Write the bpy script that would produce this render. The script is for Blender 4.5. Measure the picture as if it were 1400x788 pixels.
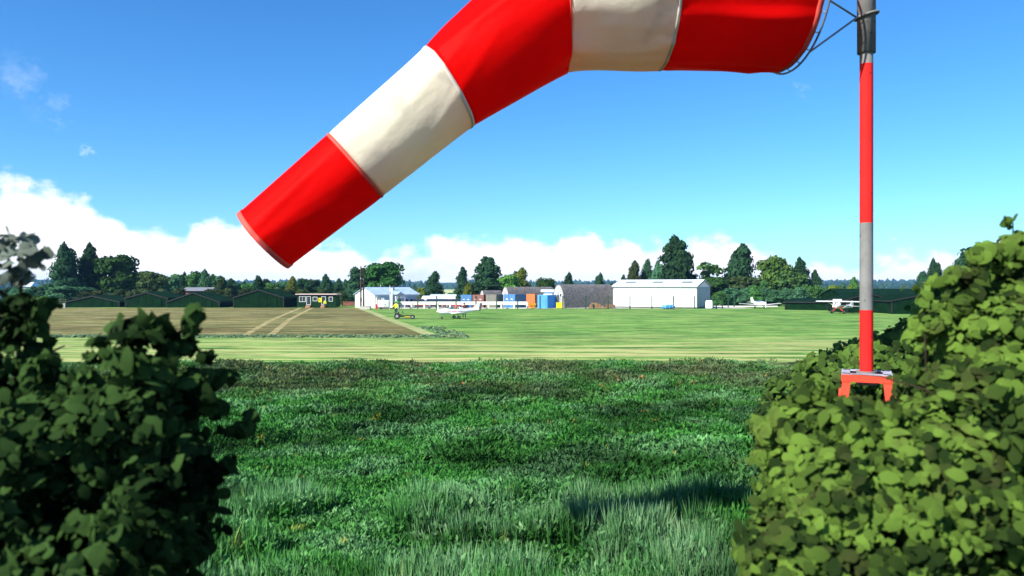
import bpy, bmesh, math, random
import numpy as np
from mathutils import Vector, Matrix
R = math.radians
random.seed(7); rng = np.random.default_rng(7)
for o in list(bpy.data.objects): bpy.data.objects.remove(o)
S = bpy.context.scene
COL = S.collection
F = 1050.0; H = 3.5; HY = 392.0          # focal length in photo pixels, eye height, horizon row

# ------------------------------------------------------------------ camera
cd = bpy.data.cameras.new('camera'); cam = bpy.data.objects.new('camera', cd); COL.objects.link(cam)
cam.location = (0, 0, H); cam.rotation_euler = (R(90), 0, 0)
cd.sensor_width = 36; cd.lens = 36*F/1400; cd.shift_y = -2/1400
cd.clip_start = .05; cd.clip_end = 12000
S.camera = cam
cd.dof.use_dof = True; cd.dof.focus_distance = 60; cd.dof.aperture_fstop = 2.6

# ------------------------------------------------------------------ sun, sky, exposure
to_sun = Vector((-.93, -.83, 1.0)).normalized()
sun_el = math.asin(to_sun.z); sun_az = math.atan2(to_sun.x, to_sun.y)
sd = bpy.data.lights.new('sun', 'SUN'); sd.energy = 5.0; sd.angle = R(.53); sd.color = (1, .95, .86)
sun = bpy.data.objects.new('sun', sd); COL.objects.link(sun)
sun.rotation_euler = to_sun.to_track_quat('Z', 'Y').to_euler(); sun.location = to_sun*60
S.view_settings.view_transform = 'Standard'; S.view_settings.look = 'None'
S.view_settings.gamma = 1; S.view_settings.exposure = 0.95
S.view_settings.use_curve_mapping = False

W = bpy.data.worlds.new('World'); S.world = W; W.use_nodes = True
wt = W.node_tree; wt.nodes.clear()
def nd(t, typ, **kw):
    n = t.nodes.new(typ)
    for k, v in kw.items(): setattr(n, k, v)
    return n
def mth(t, op, a, b=None, c=None, clamp=False):
    n = nd(t, 'ShaderNodeMath', operation=op, use_clamp=clamp)
    for i, v in enumerate((a, b, c)):
        if v is None: continue
        if isinstance(v, (int, float)): n.inputs[i].default_value = v
        else: t.links.new(v, n.inputs[i])
    return n.outputs[0]
def mixc(t, f, a, b, bt='MIX'):
    n = nd(t, 'ShaderNodeMix', data_type='RGBA', blend_type=bt)
    for i, v in ((0, f), (6, a), (7, b)):
        if isinstance(v, (int, float)): n.inputs[i].default_value = v
        elif isinstance(v, (tuple, list)): n.inputs[i].default_value = (*v, 1) if len(v) == 3 else v
        else: t.links.new(v, n.inputs[i])
    return n.outputs[2]
def smooth(t, v, lo, hi):
    n = nd(t, 'ShaderNodeMapRange', interpolation_type='SMOOTHSTEP')
    t.links.new(v, n.inputs[0]); n.inputs[1].default_value = lo; n.inputs[2].default_value = hi
    return n.outputs[0]
sky = nd(wt, 'ShaderNodeTexSky', sky_type='NISHITA', sun_disc=False, sun_elevation=sun_el, sun_rotation=sun_az)
sky.air_density = 1.0; sky.dust_density = .25; sky.ozone_density = 3.0
tc = nd(wt, 'ShaderNodeTexCoord'); sep = nd(wt, 'ShaderNodeSeparateXYZ'); wt.links.new(tc.outputs['Generated'], sep.inputs[0])
az = mth(wt, 'ARCTAN2', sep.outputs[0], sep.outputs[1])
el = mth(wt, 'ARCSINE', sep.outputs[2])
hs = nd(wt, 'ShaderNodeHueSaturation'); hs.inputs['Saturation'].default_value = 1.22; hs.inputs['Value'].default_value = 1.0
wt.links.new(sky.outputs[0], hs.inputs['Color'])
skyc = mixc(wt, 1.0, hs.outputs[0], (.70, 1.17, 1.50), 'MULTIPLY')
# cumulus bank along the horizon: top height as a curve over azimuth
fc = nd(wt, 'ShaderNodeFloatCurve')
azn = mth(wt, 'MULTIPLY_ADD', az, 1/(2*math.pi), .5)
wt.links.new(azn, fc.inputs['Value'])
def azf(px): return .5 + math.atan((px-700)/F)/(2*math.pi)
tops = [(0, 272), (60, 270), (95, 276), (130, 292), (200, 324), (240, 322), (300, 306), (360, 304), (420, 318), (470, 345), (520, 350), (580, 336), (640, 318), (700, 326), (760, 322), (840, 326), (900, 335), (960, 328), (1020, 330), (1080, 352), (1130, 362), (1200, 356), (1280, 348), (1400, 345)]
cv = fc.mapping.curves[0]
pts = [(0, .10), (.2, .16), (.33, .12)] + [(azf(p), math.atan((HY-y)/F)) for p, y in tops] + [(.66, .08), (.8, .14), (1, .10)]
while len(cv.points) > 2: cv.points.remove(cv.points[-1])
cv.points[0].location = pts[0]; cv.points[1].location = pts[-1]
for p in pts[1:-1]: cv.points.new(*p)
fc.mapping.update()
cmb = nd(wt, 'ShaderNodeCombineXYZ'); wt.links.new(az, cmb.inputs[0]); wt.links.new(mth(wt, 'MULTIPLY', el, 1.25), cmb.inputs[1])
def wnoise(scale, detail, rough=.55, off=0.0, dist=0.0):
    n = nd(wt, 'ShaderNodeTexNoise'); n.inputs['Scale'].default_value = scale; n.inputs['Detail'].default_value = detail
    n.inputs['Roughness'].default_value = rough; n.inputs['Distortion'].default_value = dist
    m = nd(wt, 'ShaderNodeMapping'); m.inputs['Location'].default_value = (off, off*1.7, off*.3)
    wt.links.new(cmb.outputs[0], m.inputs[0]); wt.links.new(m.outputs[0], n.inputs['Vector']); return n.outputs['Fac']
n1 = wnoise(22, 6, .58)
vo = nd(wt, 'ShaderNodeTexVoronoi', feature='SMOOTH_F1'); vo.inputs['Scale'].default_value = 34; vo.inputs['Smoothness'].default_value = .6
wt.links.new(cmb.outputs[0], vo.inputs['Vector'])
e1 = mth(wt, 'SUBTRACT', fc.outputs[0], el)
e2 = mth(wt, 'ADD', e1, mth(wt, 'MULTIPLY', mth(wt, 'SUBTRACT', n1, .5), .075))
e3 = mth(wt, 'ADD', e2, mth(wt, 'MULTIPLY', mth(wt, 'SUBTRACT', .42, vo.outputs['Distance']), .022))
cmask = smooth(wt, e3, -.006, .016)
inner = smooth(wt, mth(wt, 'ADD', wnoise(11, 5, .6, 3.1), mth(wt, 'MULTIPLY', e1, .9)), .55, .80)
hmask = smooth(wt, el, -.02, .012)
cloudc = mixc(wt, mth(wt, 'MULTIPLY', inner, .55), (10.5, 10.6, 10.8), (5.4, 6.7, 8.2))
# thin wisps high on the left
WX = mth(wt, 'MULTIPLY', mth(wt, 'SUBTRACT', wnoise(75, 5, .65, 2.0), .5), .055); WY = mth(wt, 'MULTIPLY', mth(wt, 'SUBTRACT', wnoise(75, 5, .65, 8.0), .5), .05)
def blob(px, py, r, k):
    a0 = math.atan((px-700)/F); e0 = math.atan((HY-py)/math.hypot(F, px-700))
    dx = mth(wt, 'ADD', mth(wt, 'SUBTRACT', az, a0), WX); dy = mth(wt, 'ADD', mth(wt, 'SUBTRACT', el, e0), WY)
    dd = mth(wt, 'ADD', mth(wt, 'MULTIPLY', dx, dx), mth(wt, 'MULTIPLY', dy, dy))
    q = mth(wt, 'SUBTRACT', 1, mth(wt, 'DIVIDE', mth(wt, 'SQRT', dd), r/F), clamp=True)
    return mth(wt, 'MULTIPLY', q, k)
wsum = None
for b in [(15, 80, 14, .12), (13, 102, 20, .3), (36, 105, 22, .34), (28, 122, 16, .2), (80, 142, 14, .35), (48, 155, 14, .12), (82, 170, 10, .25), (118, 206, 8, .9), (1098, 123, 8, .3)]:
    q = blob(*b); wsum = q if wsum is None else mth(wt, 'ADD', wsum, q)
wisp = mth(wt, 'MULTIPLY', wsum, mth(wt, 'MULTIPLY', wnoise(60, 4, .6, 5.0), .8), clamp=True)
c1 = mixc(wt, mth(wt, 'MULTIPLY', wisp, .6), skyc, (11, 11.5, 12))
c2 = mixc(wt, mth(wt, 'MULTIPLY', cmask, 1.0), c1, cloudc)
bg = nd(wt, 'ShaderNodeBackground'); bg.inputs[1].default_value = .068
wt.links.new(c2, bg.inputs[0])
wo = nd(wt, 'ShaderNodeOutputWorld'); wt.links.new(bg.outputs[0], wo.inputs[0])

# ------------------------------------------------------------------ render hints
S.render.engine = 'CYCLES'
try:
    S.cycles.volume_bounces = 0; S.cycles.max_bounces = 6; S.cycles.transparent_max_bounces = 8
except Exception: pass

# ------------------------------------------------------------------ helpers
def X(px, d): return (px-700)/F*d
def Z(py, d): return H-(py-HY)/F*d
def DG(py): return H*F/(py-HY)             # distance of a ground point seen on that row

def tag(o, label=None, cat=None, group=None, kind=None):
    if label: o['label'] = label
    if cat: o['category'] = cat
    if group: o['group'] = group
    if kind: o['kind'] = kind
    return o
def empty(name, loc, rz=0, **kw):
    o = bpy.data.objects.new(name, None); COL.objects.link(o); o.location = loc; o.rotation_euler = (0, 0, rz)
    o.empty_display_size = .3
    return tag(o, **kw)
def link(name, me, mats, parent=None, **kw):
    o = bpy.data.objects.new(name, me); COL.objects.link(o)
    if mats is not None:
        for m in (mats if isinstance(mats, (list, tuple)) else [mats]): me.materials.append(m)
    if parent: o.parent = parent
    return tag(o, **kw)
def arrmesh(name, V, Fc, n, attr=None):
    """numpy mesh: V (k,3), Fc flat loop indices of n-gons; attr {name: per-vertex float}"""
    me = bpy.data.meshes.new(name); V = np.ascontiguousarray(V, np.float32)
    me.vertices.add(len(V)); me.vertices.foreach_set('co', V.ravel())
    Fc = np.asarray(Fc, np.int32).ravel(); k = len(Fc)//n
    me.loops.add(len(Fc)); me.loops.foreach_set('vertex_index', Fc)
    me.polygons.add(k); me.polygons.foreach_set('loop_start', np.arange(k, dtype=np.int32)*n)
    me.update(calc_edges=True)
    for a, v in (attr or {}).items():
        at = me.attributes.new(a, 'FLOAT', 'POINT'); at.data.foreach_set('value', np.asarray(v, np.float32))
    return me
class MB:
    def __init__(s): s.v = []; s.f = []; s.m = []; s.sm = []
    def add(s, vs, fs, mi=0, sm=False):
        b = len(s.v); s.v += [tuple(v) for v in vs]; s.f += [tuple(b+i for i in f) for f in fs]
        s.m += [mi]*len(fs); s.sm += [sm]*len(fs); return s
    def box(s, x0, y0, z0, x1, y1, z1, mi=0):
        return s.add([(x0,y0,z0),(x1,y0,z0),(x1,y1,z0),(x0,y1,z0),(x0,y0,z1),(x1,y0,z1),(x1,y1,z1),(x0,y1,z1)],
            [(0,3,2,1),(4,5,6,7),(0,1,5,4),(1,2,6,5),(2,3,7,6),(3,0,4,7)], mi)
    def tube(s, p0, p1, r0, r1=None, n=12, mi=0, cap=True):
        r1 = r0 if r1 is None else r1
        p0 = Vector(p0); p1 = Vector(p1); d = (p1-p0).normalized()
        a = d.orthogonal().normalized(); b = d.cross(a); vs = []
        for p, r in ((p0, r0), (p1, r1)):
            for i in range(n):
                t = 2*math.pi*i/n; vs.append(p+(a*math.cos(t)+b*math.sin(t))*r)
        fs = [(i, (i+1) % n, n+(i+1) % n, n+i) for i in range(n)]
        s.add(vs, fs, mi, True)
        if cap:
            s.add(vs, [tuple(range(n))[::-1], tuple(range(n, 2*n))], mi)
        return s
    def path(s, ps, rs, n=8, mi=0):
        for i in range(len(ps)-1): s.tube(ps[i], ps[i+1], rs[i], rs[i+1], n, mi)
        return s
    def loft(s, rings, mi=0, close=True, cap=True, sm=True):
        n = len(rings[0]); vs = [p for r in rings for p in r]; fs = []
        for k in range(len(rings)-1):
            for i in range(n if close else n-1):
                j = (i+1) % n; fs.append((k*n+i, k*n+j, (k+1)*n+j, (k+1)*n+i))
        s.add(vs, fs, mi, sm)
        if cap: s.add(vs, [tuple(range(n))[::-1], tuple(range((len(rings)-1)*n, len(rings)*n))], mi)
        return s
    def prism(s, prof, axis, a0, a1, mi=0):
        """profile list of 2-D points extruded along axis 'x' (y,z) / 'y' (x,z) / 'z' (x,y)"""
        def q(p, a): return {'x': (a, p[0], p[1]), 'y': (p[0], a, p[1]), 'z': (p[0], p[1], a)}[axis]
        n = len(prof); vs = [q(p, a0) for p in prof]+[q(p, a1) for p in prof]
        return s.add(vs, [tuple(range(n)), tuple(range(n, 2*n))[::-1]]+[(i, n+i, n+(i+1) % n, (i+1) % n) for i in range(n)], mi)
    def build(s, name, mats, parent=None, bevel=0, **kw):
        me = bpy.data.meshes.new(name); me.from_pydata(s.v, [], s.f); me.update()
        me.polygons.foreach_set('material_index', s.m); me.polygons.foreach_set('use_smooth', s.sm)
        bm = bmesh.new(); bm.from_mesh(me); bmesh.ops.recalc_face_normals(bm, faces=bm.faces); bm.to_mesh(me); bm.free()
        o = link(name, me, mats, parent, **kw)
        if bevel:
            b = o.modifiers.new('bevel', 'BEVEL'); b.width = bevel; b.segments = 2; b.limit_method = 'ANGLE'
        return o

MATS = {}
def mat(name, col, rough=.7, var=.18, scale=3.0, bump=.0, bscale=40, metal=0.0, spec=.4, dirt=None, trans=0.0, emis=None, coords='Object'):
    if name in MATS: return MATS[name]
    m = bpy.data.materials.new(name); m.use_nodes = True; t = m.node_tree; b = t.nodes['Principled BSDF']
    tc = nd(t, 'ShaderNodeTexCoord'); n = nd(t, 'ShaderNodeTexNoise'); n.inputs['Scale'].default_value = scale
    n.inputs['Detail'].default_value = 6; n.inputs['Roughness'].default_value = .62
    t.links.new(tc.outputs[coords], n.inputs['Vector'])
    f = smooth(t, n.outputs['Fac'], .32, .68)
    lo = tuple(max(0, c*(1-var)) for c in col); hi = tuple(min(1, c*(1+var)) for c in col)
    c = mixc(t, f, lo, hi)
    if dirt:
        n2 = nd(t, 'ShaderNodeTexNoise'); n2.inputs['Scale'].default_value = dirt[1]; n2.inputs['Detail'].default_value = 8
        t.links.new(tc.outputs[coords], n2.inputs['Vector'])
        c = mixc(t, mth(t, 'MULTIPLY', smooth(t, n2.outputs['Fac'], dirt[2], dirt[2]+.08), dirt[3]), c, dirt[0])
    t.links.new(c, b.inputs['Base Color'])
    b.inputs['Roughness'].default_value = rough; b.inputs['Metallic'].default_value = metal
    b.inputs['Specular IOR Level'].default_value = spec
    if bump:
        n3 = nd(t, 'ShaderNodeTexNoise'); n3.inputs['Scale'].default_value = bscale; n3.inputs['Detail'].default_value = 4
        t.links.new(tc.outputs[coords], n3.inputs['Vector'])
        bp = nd(t, 'ShaderNodeBump'); bp.inputs['Strength'].default_value = bump; bp.inputs['Distance'].default_value = .02
        t.links.new(n3.outputs['Fac'], bp.inputs['Height']); t.links.new(bp.outputs[0], b.inputs['Normal'])
    if trans:
        tr = nd(t, 'ShaderNodeBsdfTranslucent'); t.links.new(c, tr.inputs[0])
        mx = nd(t, 'ShaderNodeMixShader'); mx.inputs[0].default_value = trans
        t.links.new(b.outputs[0], mx.inputs[1]); t.links.new(tr.outputs[0], mx.inputs[2])
        t.links.new(mx.outputs[0], t.nodes['Material Output'].inputs[0])
    MATS[name] = m; return m

def leafmat(name, c0, c1, c2=None, trans=.25, nscale=.8, rough=.8, patch=.5, var_obj=.3, spec=.05):
    """leaves: per-leaf random attribute 'rnd' plus large noise patches, plus a little per tree"""
    if name in MATS: return MATS[name]
    m = bpy.data.materials.new(name); m.use_nodes = True; t = m.node_tree; b = t.nodes['Principled BSDF']
    at = nd(t, 'ShaderNodeAttribute', attribute_name='rnd')
    c = mixc(t, at.outputs['Fac'], c0, c1)
    tc = nd(t, 'ShaderNodeTexCoord'); n = nd(t, 'ShaderNodeTexNoise'); n.inputs['Scale'].default_value = nscale; n.inputs['Detail'].default_value = 3
    t.links.new(tc.outputs['Object'], n.inputs['Vector'])
    if c2: c = mixc(t, mth(t, 'MULTIPLY', smooth(t, n.outputs['Fac'], .5, .7), patch), c, c2)
    oi = nd(t, 'ShaderNodeObjectInfo')
    v = nd(t, 'ShaderNodeHueSaturation'); t.links.new(c, v.inputs['Color'])
    t.links.new(mth(t, 'MULTIPLY_ADD', oi.outputs['Random'], var_obj*2, 1-var_obj), v.inputs['Value'])
    t.links.new(mth(t, 'MULTIPLY_ADD', oi.outputs['Random'], .03, .485), v.inputs['Hue'])
    t.links.new(v.outputs[0], b.inputs['Base Color']); b.inputs['Roughness'].default_value = rough
    b.inputs['Specular IOR Level'].default_value = spec
    tr = nd(t, 'ShaderNodeBsdfTranslucent'); t.links.new(v.outputs[0], tr.inputs[0])
    mx = nd(t, 'ShaderNodeMixShader'); mx.inputs[0].default_value = trans
    t.links.new(b.outputs[0], mx.inputs[1]); t.links.new(tr.outputs[0], mx.inputs[2])
    t.links.new(mx.outputs[0], t.nodes['Material Output'].inputs[0])
    MATS[name] = m; return m

def boxfit(pL, pC, pR, d, phi):
    """near corner at pixel pC; left face runs to pL, right face to pR; returns corner, left length a, right length b"""
    c, s = math.cos(R(phi)), math.sin(R(phi)); x0 = X(pC, d); kL = (pL-700)/F; kR = (pR-700)/F
    return x0, (x0-kL*d)/(c+kL*s), (kR*d-x0)/(s-kR*c), R(90-phi)

# ================================================================== GROUND
def terrain(x, y):
    d = np.hypot(x, y)
    return np.interp(d, [0, 190, 300, 500, 900, 1400, 3200, 9000], [0, 0, -9, -12, -7, 0, 20, 20])
yy = np.concatenate([np.linspace(-300, 0, 6), np.linspace(5, 200, 14), np.linspace(220, 1500, 50), np.linspace(1600, 8500, 30)])
xx = np.concatenate([np.linspace(-7000, -1500, 10), np.linspace(-1300, 1300, 60), np.linspace(1500, 7000, 10)])
GX, GY = np.meshgrid(xx, yy); GZ = terrain(GX, GY)
nx, ny = len(xx), len(yy)
idx = np.arange(nx*ny).reshape(ny, nx)
quads = np.stack([idx[:-1, :-1], idx[:-1, 1:], idx[1:, 1:], idx[1:, :-1]], -1).reshape(-1, 4)
me = arrmesh('ground', np.stack([GX, GY, GZ], -1).reshape(-1, 3), quads, 4)
me.polygons.foreach_set('use_smooth', [True]*len(me.polygons))

def ground_mat(name, build):
    m = bpy.data.materials.new(name); m.use_nodes = True; t = m.node_tree; b = t.nodes['Principled BSDF']
    b.inputs['Roughness'].default_value = .95; b.inputs['Specular IOR Level'].default_value = .1
    g = nd(t, 'ShaderNodeNewGeometry'); sp = nd(t, 'ShaderNodeSeparateXYZ'); t.links.new(g.outputs['Position'], sp.inputs[0])
    def noise(sx, sy, detail=4, rough=.6, off=0):
        mp = nd(t, 'ShaderNodeMapping'); mp.inputs['Scale'].default_value = (sx, sy, 1); mp.inputs['Location'].default_value = (off, off*.7, 0)
        t.links.new(g.outputs['Position'], mp.inputs[0]); n = nd(t, 'ShaderNodeTexNoise'); n.inputs['Scale'].default_value = 1
        n.inputs['Detail'].default_value = detail; n.inputs['Roughness'].default_value = rough; t.links.new(mp.outputs[0], n.inputs['Vector'])
        return n.outputs['Fac']
    c = build(t, sp, noise); t.links.new(c, b.inputs['Base Color'])
    bp = nd(t, 'ShaderNodeBump'); bp.inputs['Strength'].default_value = .6; bp.inputs['Distance'].default_value = .08
    t.links.new(noise(3, 6, 6, .7, 9), bp.inputs['Height']); t.links.new(bp.outputs[0], b.inputs['Normal'])
    MATS[name] = m; return m
def grass_build(t, sp, noise):
    y = sp.outputs[1]
    c = mixc(t, smooth(t, noise(.03, .10, 5), .38, .62), (.040, .150, .020), (.085, .225, .033))
    c = mixc(t, smooth(t, noise(.16, .42, 6, .75, 2), .44, .60), c, (.17, .32, .065))
    c = mixc(t, mth(t, 'MULTIPLY', smooth(t, noise(.22, .55, 7, .8, 11), .50, .60), .9), c, (.014, .078, .012))
    c = mixc(t, mth(t, 'MULTIPLY', smooth(t, noise(.12, .7, 7, .8, 41), .53, .60), .85), c, (.30, .38, .10))
    # dry, paler streaks growing towards the near edge of the mown strip
    near = smooth(t, mth(t, 'MULTIPLY', y, -1), -62, -36)
    dry = mth(t, 'MULTIPLY', smooth(t, noise(.08, .9, 7, .78, 5), .46, .56), mth(t, 'MULTIPLY_ADD', near, .85, .15))
    c = mixc(t, dry, c, (.44, .43, .17))
    dry2 = mth(t, 'MULTIPLY', smooth(t, noise(.15, 1.6, 6, .8, 15), .5, .58), mth(t, 'MULTIPLY', near, .6))
    c = mixc(t, dry2, c, (.20, .22, .07))
    far = smooth(t, y, 180, 300)
    c = mixc(t, far, c, (.03, .07, .025))
    heath = smooth(t, mth(t, 'ADD', mth(t, 'MULTIPLY', y, -1), mth(t, 'MULTIPLY', noise(.5, .5, 4, .6, 3), 2)), -34.9, -34.2)
    return mixc(t, heath, c, (.012, .035, .010))
link('ground', me, ground_mat('mown_grass', grass_build), kind='structure')

# stubble field on the left (a sheet 4 mm proud)
def sheet(name, pts, z, m):
    mb = MB(); mb.add([(x, y, z) for x, y in pts], [tuple(range(len(pts)))]); return mb.build(name, m, kind='structure')
def edge_x(y):   # right-hand edge of the stubble field
    return float(np.interp(y, [55, 66, 83, 100, 126], [X(590, 55), X(562, 66), X(530, 83), X(512, 100), X(490, 126)]))
def stubble_build(t, sp, noise):
    c = mixc(t, smooth(t, noise(.02, .09, 5), .40, .60), (.105, .092, .030), (.195, .178, .062))
    c = mixc(t, mth(t, 'MULTIPLY', smooth(t, noise(.10, .45, 7, .78, 4), .48, .58), .8), c, (.31, .27, .115))
    c = mixc(t, mth(t, 'MULTIPLY', smooth(t, noise(.2, .6, 7, .8, 8), .50, .60), .9), c, (.060, .050, .018))
    c = mixc(t, mth(t, 'MULTIPLY', smooth(t, noise(.1, .4, 6, .75, 21), .50, .60), .65), c, (.10, .14, .035))
    c = mixc(t, smooth(t, noise(1.3, .8, 2, .5, 31), .71, .75), c, (.40, .16, .07))
    return c
fm = ground_mat('stubble', stubble_build)
ys = [54.6, 60, 66, 74, 83, 92, 100, 112, 126]
sheet('stubble_field', [(-150, 54.6)]+[(edge_x(y), y) for y in ys]+[(-150, 126)], .004, fm)
def strip(name, fx0, fx1, z, m, ys):
    mb = MB(); vs = []; fs = []
    for i, y in enumerate(ys):
        vs += [(fx0(y), y, z), (fx1(y), y, z)]
        if i: fs.append((2*i-2, 2*i-1, 2*i+1, 2*i))
    return mb.add(vs, fs).build(name, m, kind='structure')
pale = ground_mat('pale_verge', lambda t, sp, n: mixc(t, smooth(t, n(.6, .9, 5, .7), .4, .6), (.20, .25, .08), (.34, .36, .16)))
strip('field_margin', lambda y: edge_x(y)-.5, lambda y: edge_x(y)+.55, .008, pale, np.linspace(54.6, 126, 20))
rut = ground_mat('wheel_track', lambda t, sp, n: mixc(t, smooth(t, n(.6, .9, 5, .7), .38, .6), (.20, .17, .07), (.36, .31, .14)))
def trk(xs):
    return lambda y: X(float(np.interp(HY+H*F/y, [421, 422.3, 437, 455, 459.5], xs)), y)
for a in (trk([411, 408.6, 373, 341, 334]), trk([428, 424.6, 396, 374.5, 369])):
    strip('wheel_track', lambda y, a=a: a(y)-.27, lambda y, a=a: a(y)+.27, .010, rut, np.linspace(54.7, 125.8, 30))
conc = ground_mat('concrete', lambda t, sp, n: mixc(t, smooth(t, n(.3, .3, 6, .7), .38, .62), (.36, .34, .31), (.50, .48, .45)))
sheet('concrete_apron', [(X(545, 123), 123.0), (X(1030, 123), 123.0), (38, 150), (-24, 150)], .006, conc)

# ================================================================== SHADOW-FREE HELPERS FOR FOLIAGE
def leaf_cards(P, N, size, asp=1.6, npt=6, curl=.25, jit=.25, rs=None):
    """P centres, N normals -> irregular pointed leaf fans. returns V, F(tri)"""
    r = rs or rng
    k = len(P); N = N/np.linalg.norm(N, axis=1, keepdims=True)
    A = np.cross(N, r.normal(size=(k, 3))); A /= np.linalg.norm(A, axis=1, keepdims=True); B = np.cross(N, A)
    th = np.arange(npt)/npt*2*np.pi
    rad = 1+r.uniform(-jit, jit, (k, npt)); rad[:, 0] *= 1.15
    cu = (np.cos(th)*rad)*asp; cv_ = np.sin(th)*rad*(np.where(np.cos(th) > 0, 1-.45*np.cos(th)**2, 1.0) if npt > 8 else 1.0)
    s = size[:, None]
    V = P[:, None, :]+A[:, None, :]*(cu*s)[..., None]+B[:, None, :]*(cv_*s)[..., None]-N[:, None, :]*((cu**2+cv_**2)*s*curl*.3)[..., None]
    V = np.concatenate([P[:, None, :], V], 1)
    base = (np.arange(k)*(npt+1))[:, None]
    tri = np.stack([np.zeros(npt, int), 1+np.arange(npt), 1+(np.arange(npt)+1) % npt], -1).ravel()
    Fc = base+tri[None, :]
    return V.reshape(-1, 3), Fc.ravel()
def unit(k, r=None):
    v = (r or rng).normal(size=(k, 3)); return v/np.linalg.norm(v, axis=1, keepdims=True)
ico = None
def lump(center, rad, seed, sub=2, amp=.22):
    bm = bmesh.new(); bmesh.ops.create_icosphere(bm, subdivisions=sub, radius=1)
    V = np.array([v.co[:] for v in bm.verts]); Fc = np.array([[v.index for v in f.verts] for f in bm.faces]); bm.free()
    r = np.random.default_rng(seed); ph = r.uniform(0, 6, (3, 3)); fr = r.uniform(2, 5, (3, 3))
    dsp = sum(np.sin(V@fr[i]+ph[i, 0]) for i in range(3))/3
    V = V*(1+amp*dsp)[:, None]*np.array(rad)+np.array(center)
    return V, Fc
def merge(parts):
    Vs, Fs, Rn, b = [], [], [], 0
    for V, Fc, r in parts:
        Vs.append(V); Fs.append(np.asarray(Fc).ravel()+b); Rn.append(np.asarray(r) if np.ndim(r) else np.full(len(V), r)); b += len(V)
    return np.concatenate(Vs), np.concatenate(Fs), np.concatenate(Rn)

# ------------------------------------------------------------------ tree prototypes (unit height, unit-ish width .5 either side)
def crown_mesh(kind, seed):
    r = np.random.default_rng(seed); parts = []
    lobes = []
    if kind == 'cone':        # dense conical evergreen, ragged tiers
        n = 34
        for i in range(n):
            z = .10+.86*(i/(n-1))**.95; w = .46*(1-((z-.10)/.95)**2.3)+.04
            if z < .22: w *= .8
            a = r.uniform(0, 6.28); off = w*.42*r.uniform(.5, 1.1)
            lobes.append((off*math.cos(a), off*math.sin(a), z, w*.62, .075+.05*r.random()))
    elif kind == 'tall':      # big evergreen with bare gap low down, like a cedar
        n = 36
        for i in range(n):
            z = .27+.69*(i/(n-1)); w = .46*(1-((z-.27)/.80)**2.0)+.05
            a = r.uniform(0, 6.28); off = w*.45*r.uniform(.4, 1.1)
            lobes.append((off*math.cos(a), off*math.sin(a), z, w*.6, .07+.04*r.random()))
    elif kind == 'round':     # broadleaf
        for i in range(30):
            z = r.uniform(.30, .90); w = .46*math.sqrt(max(.05, 1-((z-.58)/.42)**2)); a = r.uniform(0, 6.28); off = w*.62*r.uniform(.3, 1.1)
            lobes.append((off*math.cos(a), off*math.sin(a), z, .16+.07*r.random(), .10+.05*r.random()))
    elif kind == 'open':      # thin, gappy crown
        for i in range(20):
            z = r.uniform(.35, .93); a = r.uniform(0, 6.28); off = r.uniform(.05, .42)*(1.15-z*.6)
            lobes.append((off*math.cos(a), off*math.sin(a), z, .085+.06*r.random(), .06+.04*r.random()))
    else:                     # shrub
        for i in range(24):
            z = r.uniform(.10, .80); w = .5*math.sqrt(max(.08, 1-(z/.95)**2)); a = r.uniform(0, 6.28); off = w*.7*r.uniform(.2, 1.1)
            lobes.append((off*math.cos(a), off*math.sin(a), z, .15+.08*r.random(), .13+.07*r.random()))
    for i, (x, y, z, w, h) in enumerate(lobes):
        if kind != 'open':
            V, Fc = lump((x, y, z), (w*.72, w*.72, h*.72), seed*100+i, 1, .2); parts.append((V, Fc, .25+.2*r.random()))
        k = 95 if kind != 'open' else 60
        u = unit(k, r); u[:, 2] = np.where(u[:, 2] < -.5, -u[:, 2], u[:, 2])
        P = u*np.array([w, w, h])*r.uniform(.72, 1.12, (k, 1))+np.array([x, y, z])
        N = u*[1, 1, .9]+r.normal(size=(k, 3))*.45+[0, 0, .25]
        V, Fc = leaf_cards(P, N, r.uniform(.011, .024, k)*(1.25 if kind != 'cone' else 1), 1.5, 5, .3, .3, r)
        base = .45+.3*(r.random()-.5)
        parts.append((V, Fc, np.repeat(np.clip(base+r.normal(size=k)*.2, 0, 1), 6)))
    V, Fc, Rn = merge(parts)
    V[:, 2] /= V[:, 2].max()
    wmax = np.percentile(np.abs(V[:, 0]), 99.5); V[:, :2] *= .5/wmax
    return arrmesh('crown', V, Fc, 3, {'rnd': Rn})
def trunk_mesh(kind, seed):
    r = random.Random(seed); mb = MB()
    top = {'cone': .9, 'tall': .9, 'round': .6, 'open': .62, 'shrub': .5}[kind]
    p = [Vector((0, 0, -.02))]; 
    for i in range(1, 6): p.append(Vector((r.uniform(-.012, .012), r.uniform(-.012, .012), top*i/5)))
    rs = [.034, .027, .022, .017, .012, .006]
    if kind == 'shrub': rs = [x*.7 for x in rs]
    mb.path(p, rs, 8)
    for i in range(9 if kind in ('round', 'open', 'shrub') else 5):
        a = r.uniform(0, 6.28); z = top*r.uniform(.3, .85); L = r.uniform(.16, .34)
        q = Vector((math.cos(a)*L*.5, math.sin(a)*L*.5, z+.07)); e = Vector((math.cos(a)*L, math.sin(a)*L, z+.2 if kind in ('round', 'open') else z+.05))
        mb.path([Vector((0, 0, z)), q, e], [.013, .009, .004], 6)
    b = MB(); b.v, b.f, b.m, b.sm = mb.v, mb.f, mb.m, mb.sm
    me = bpy.data.meshes.new('trunk'); me.from_pydata(b.v, [], b.f); me.update(); return me
bark = mat('bark', (.13, .095, .065), .9, .35, 12, bump=.5)
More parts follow.
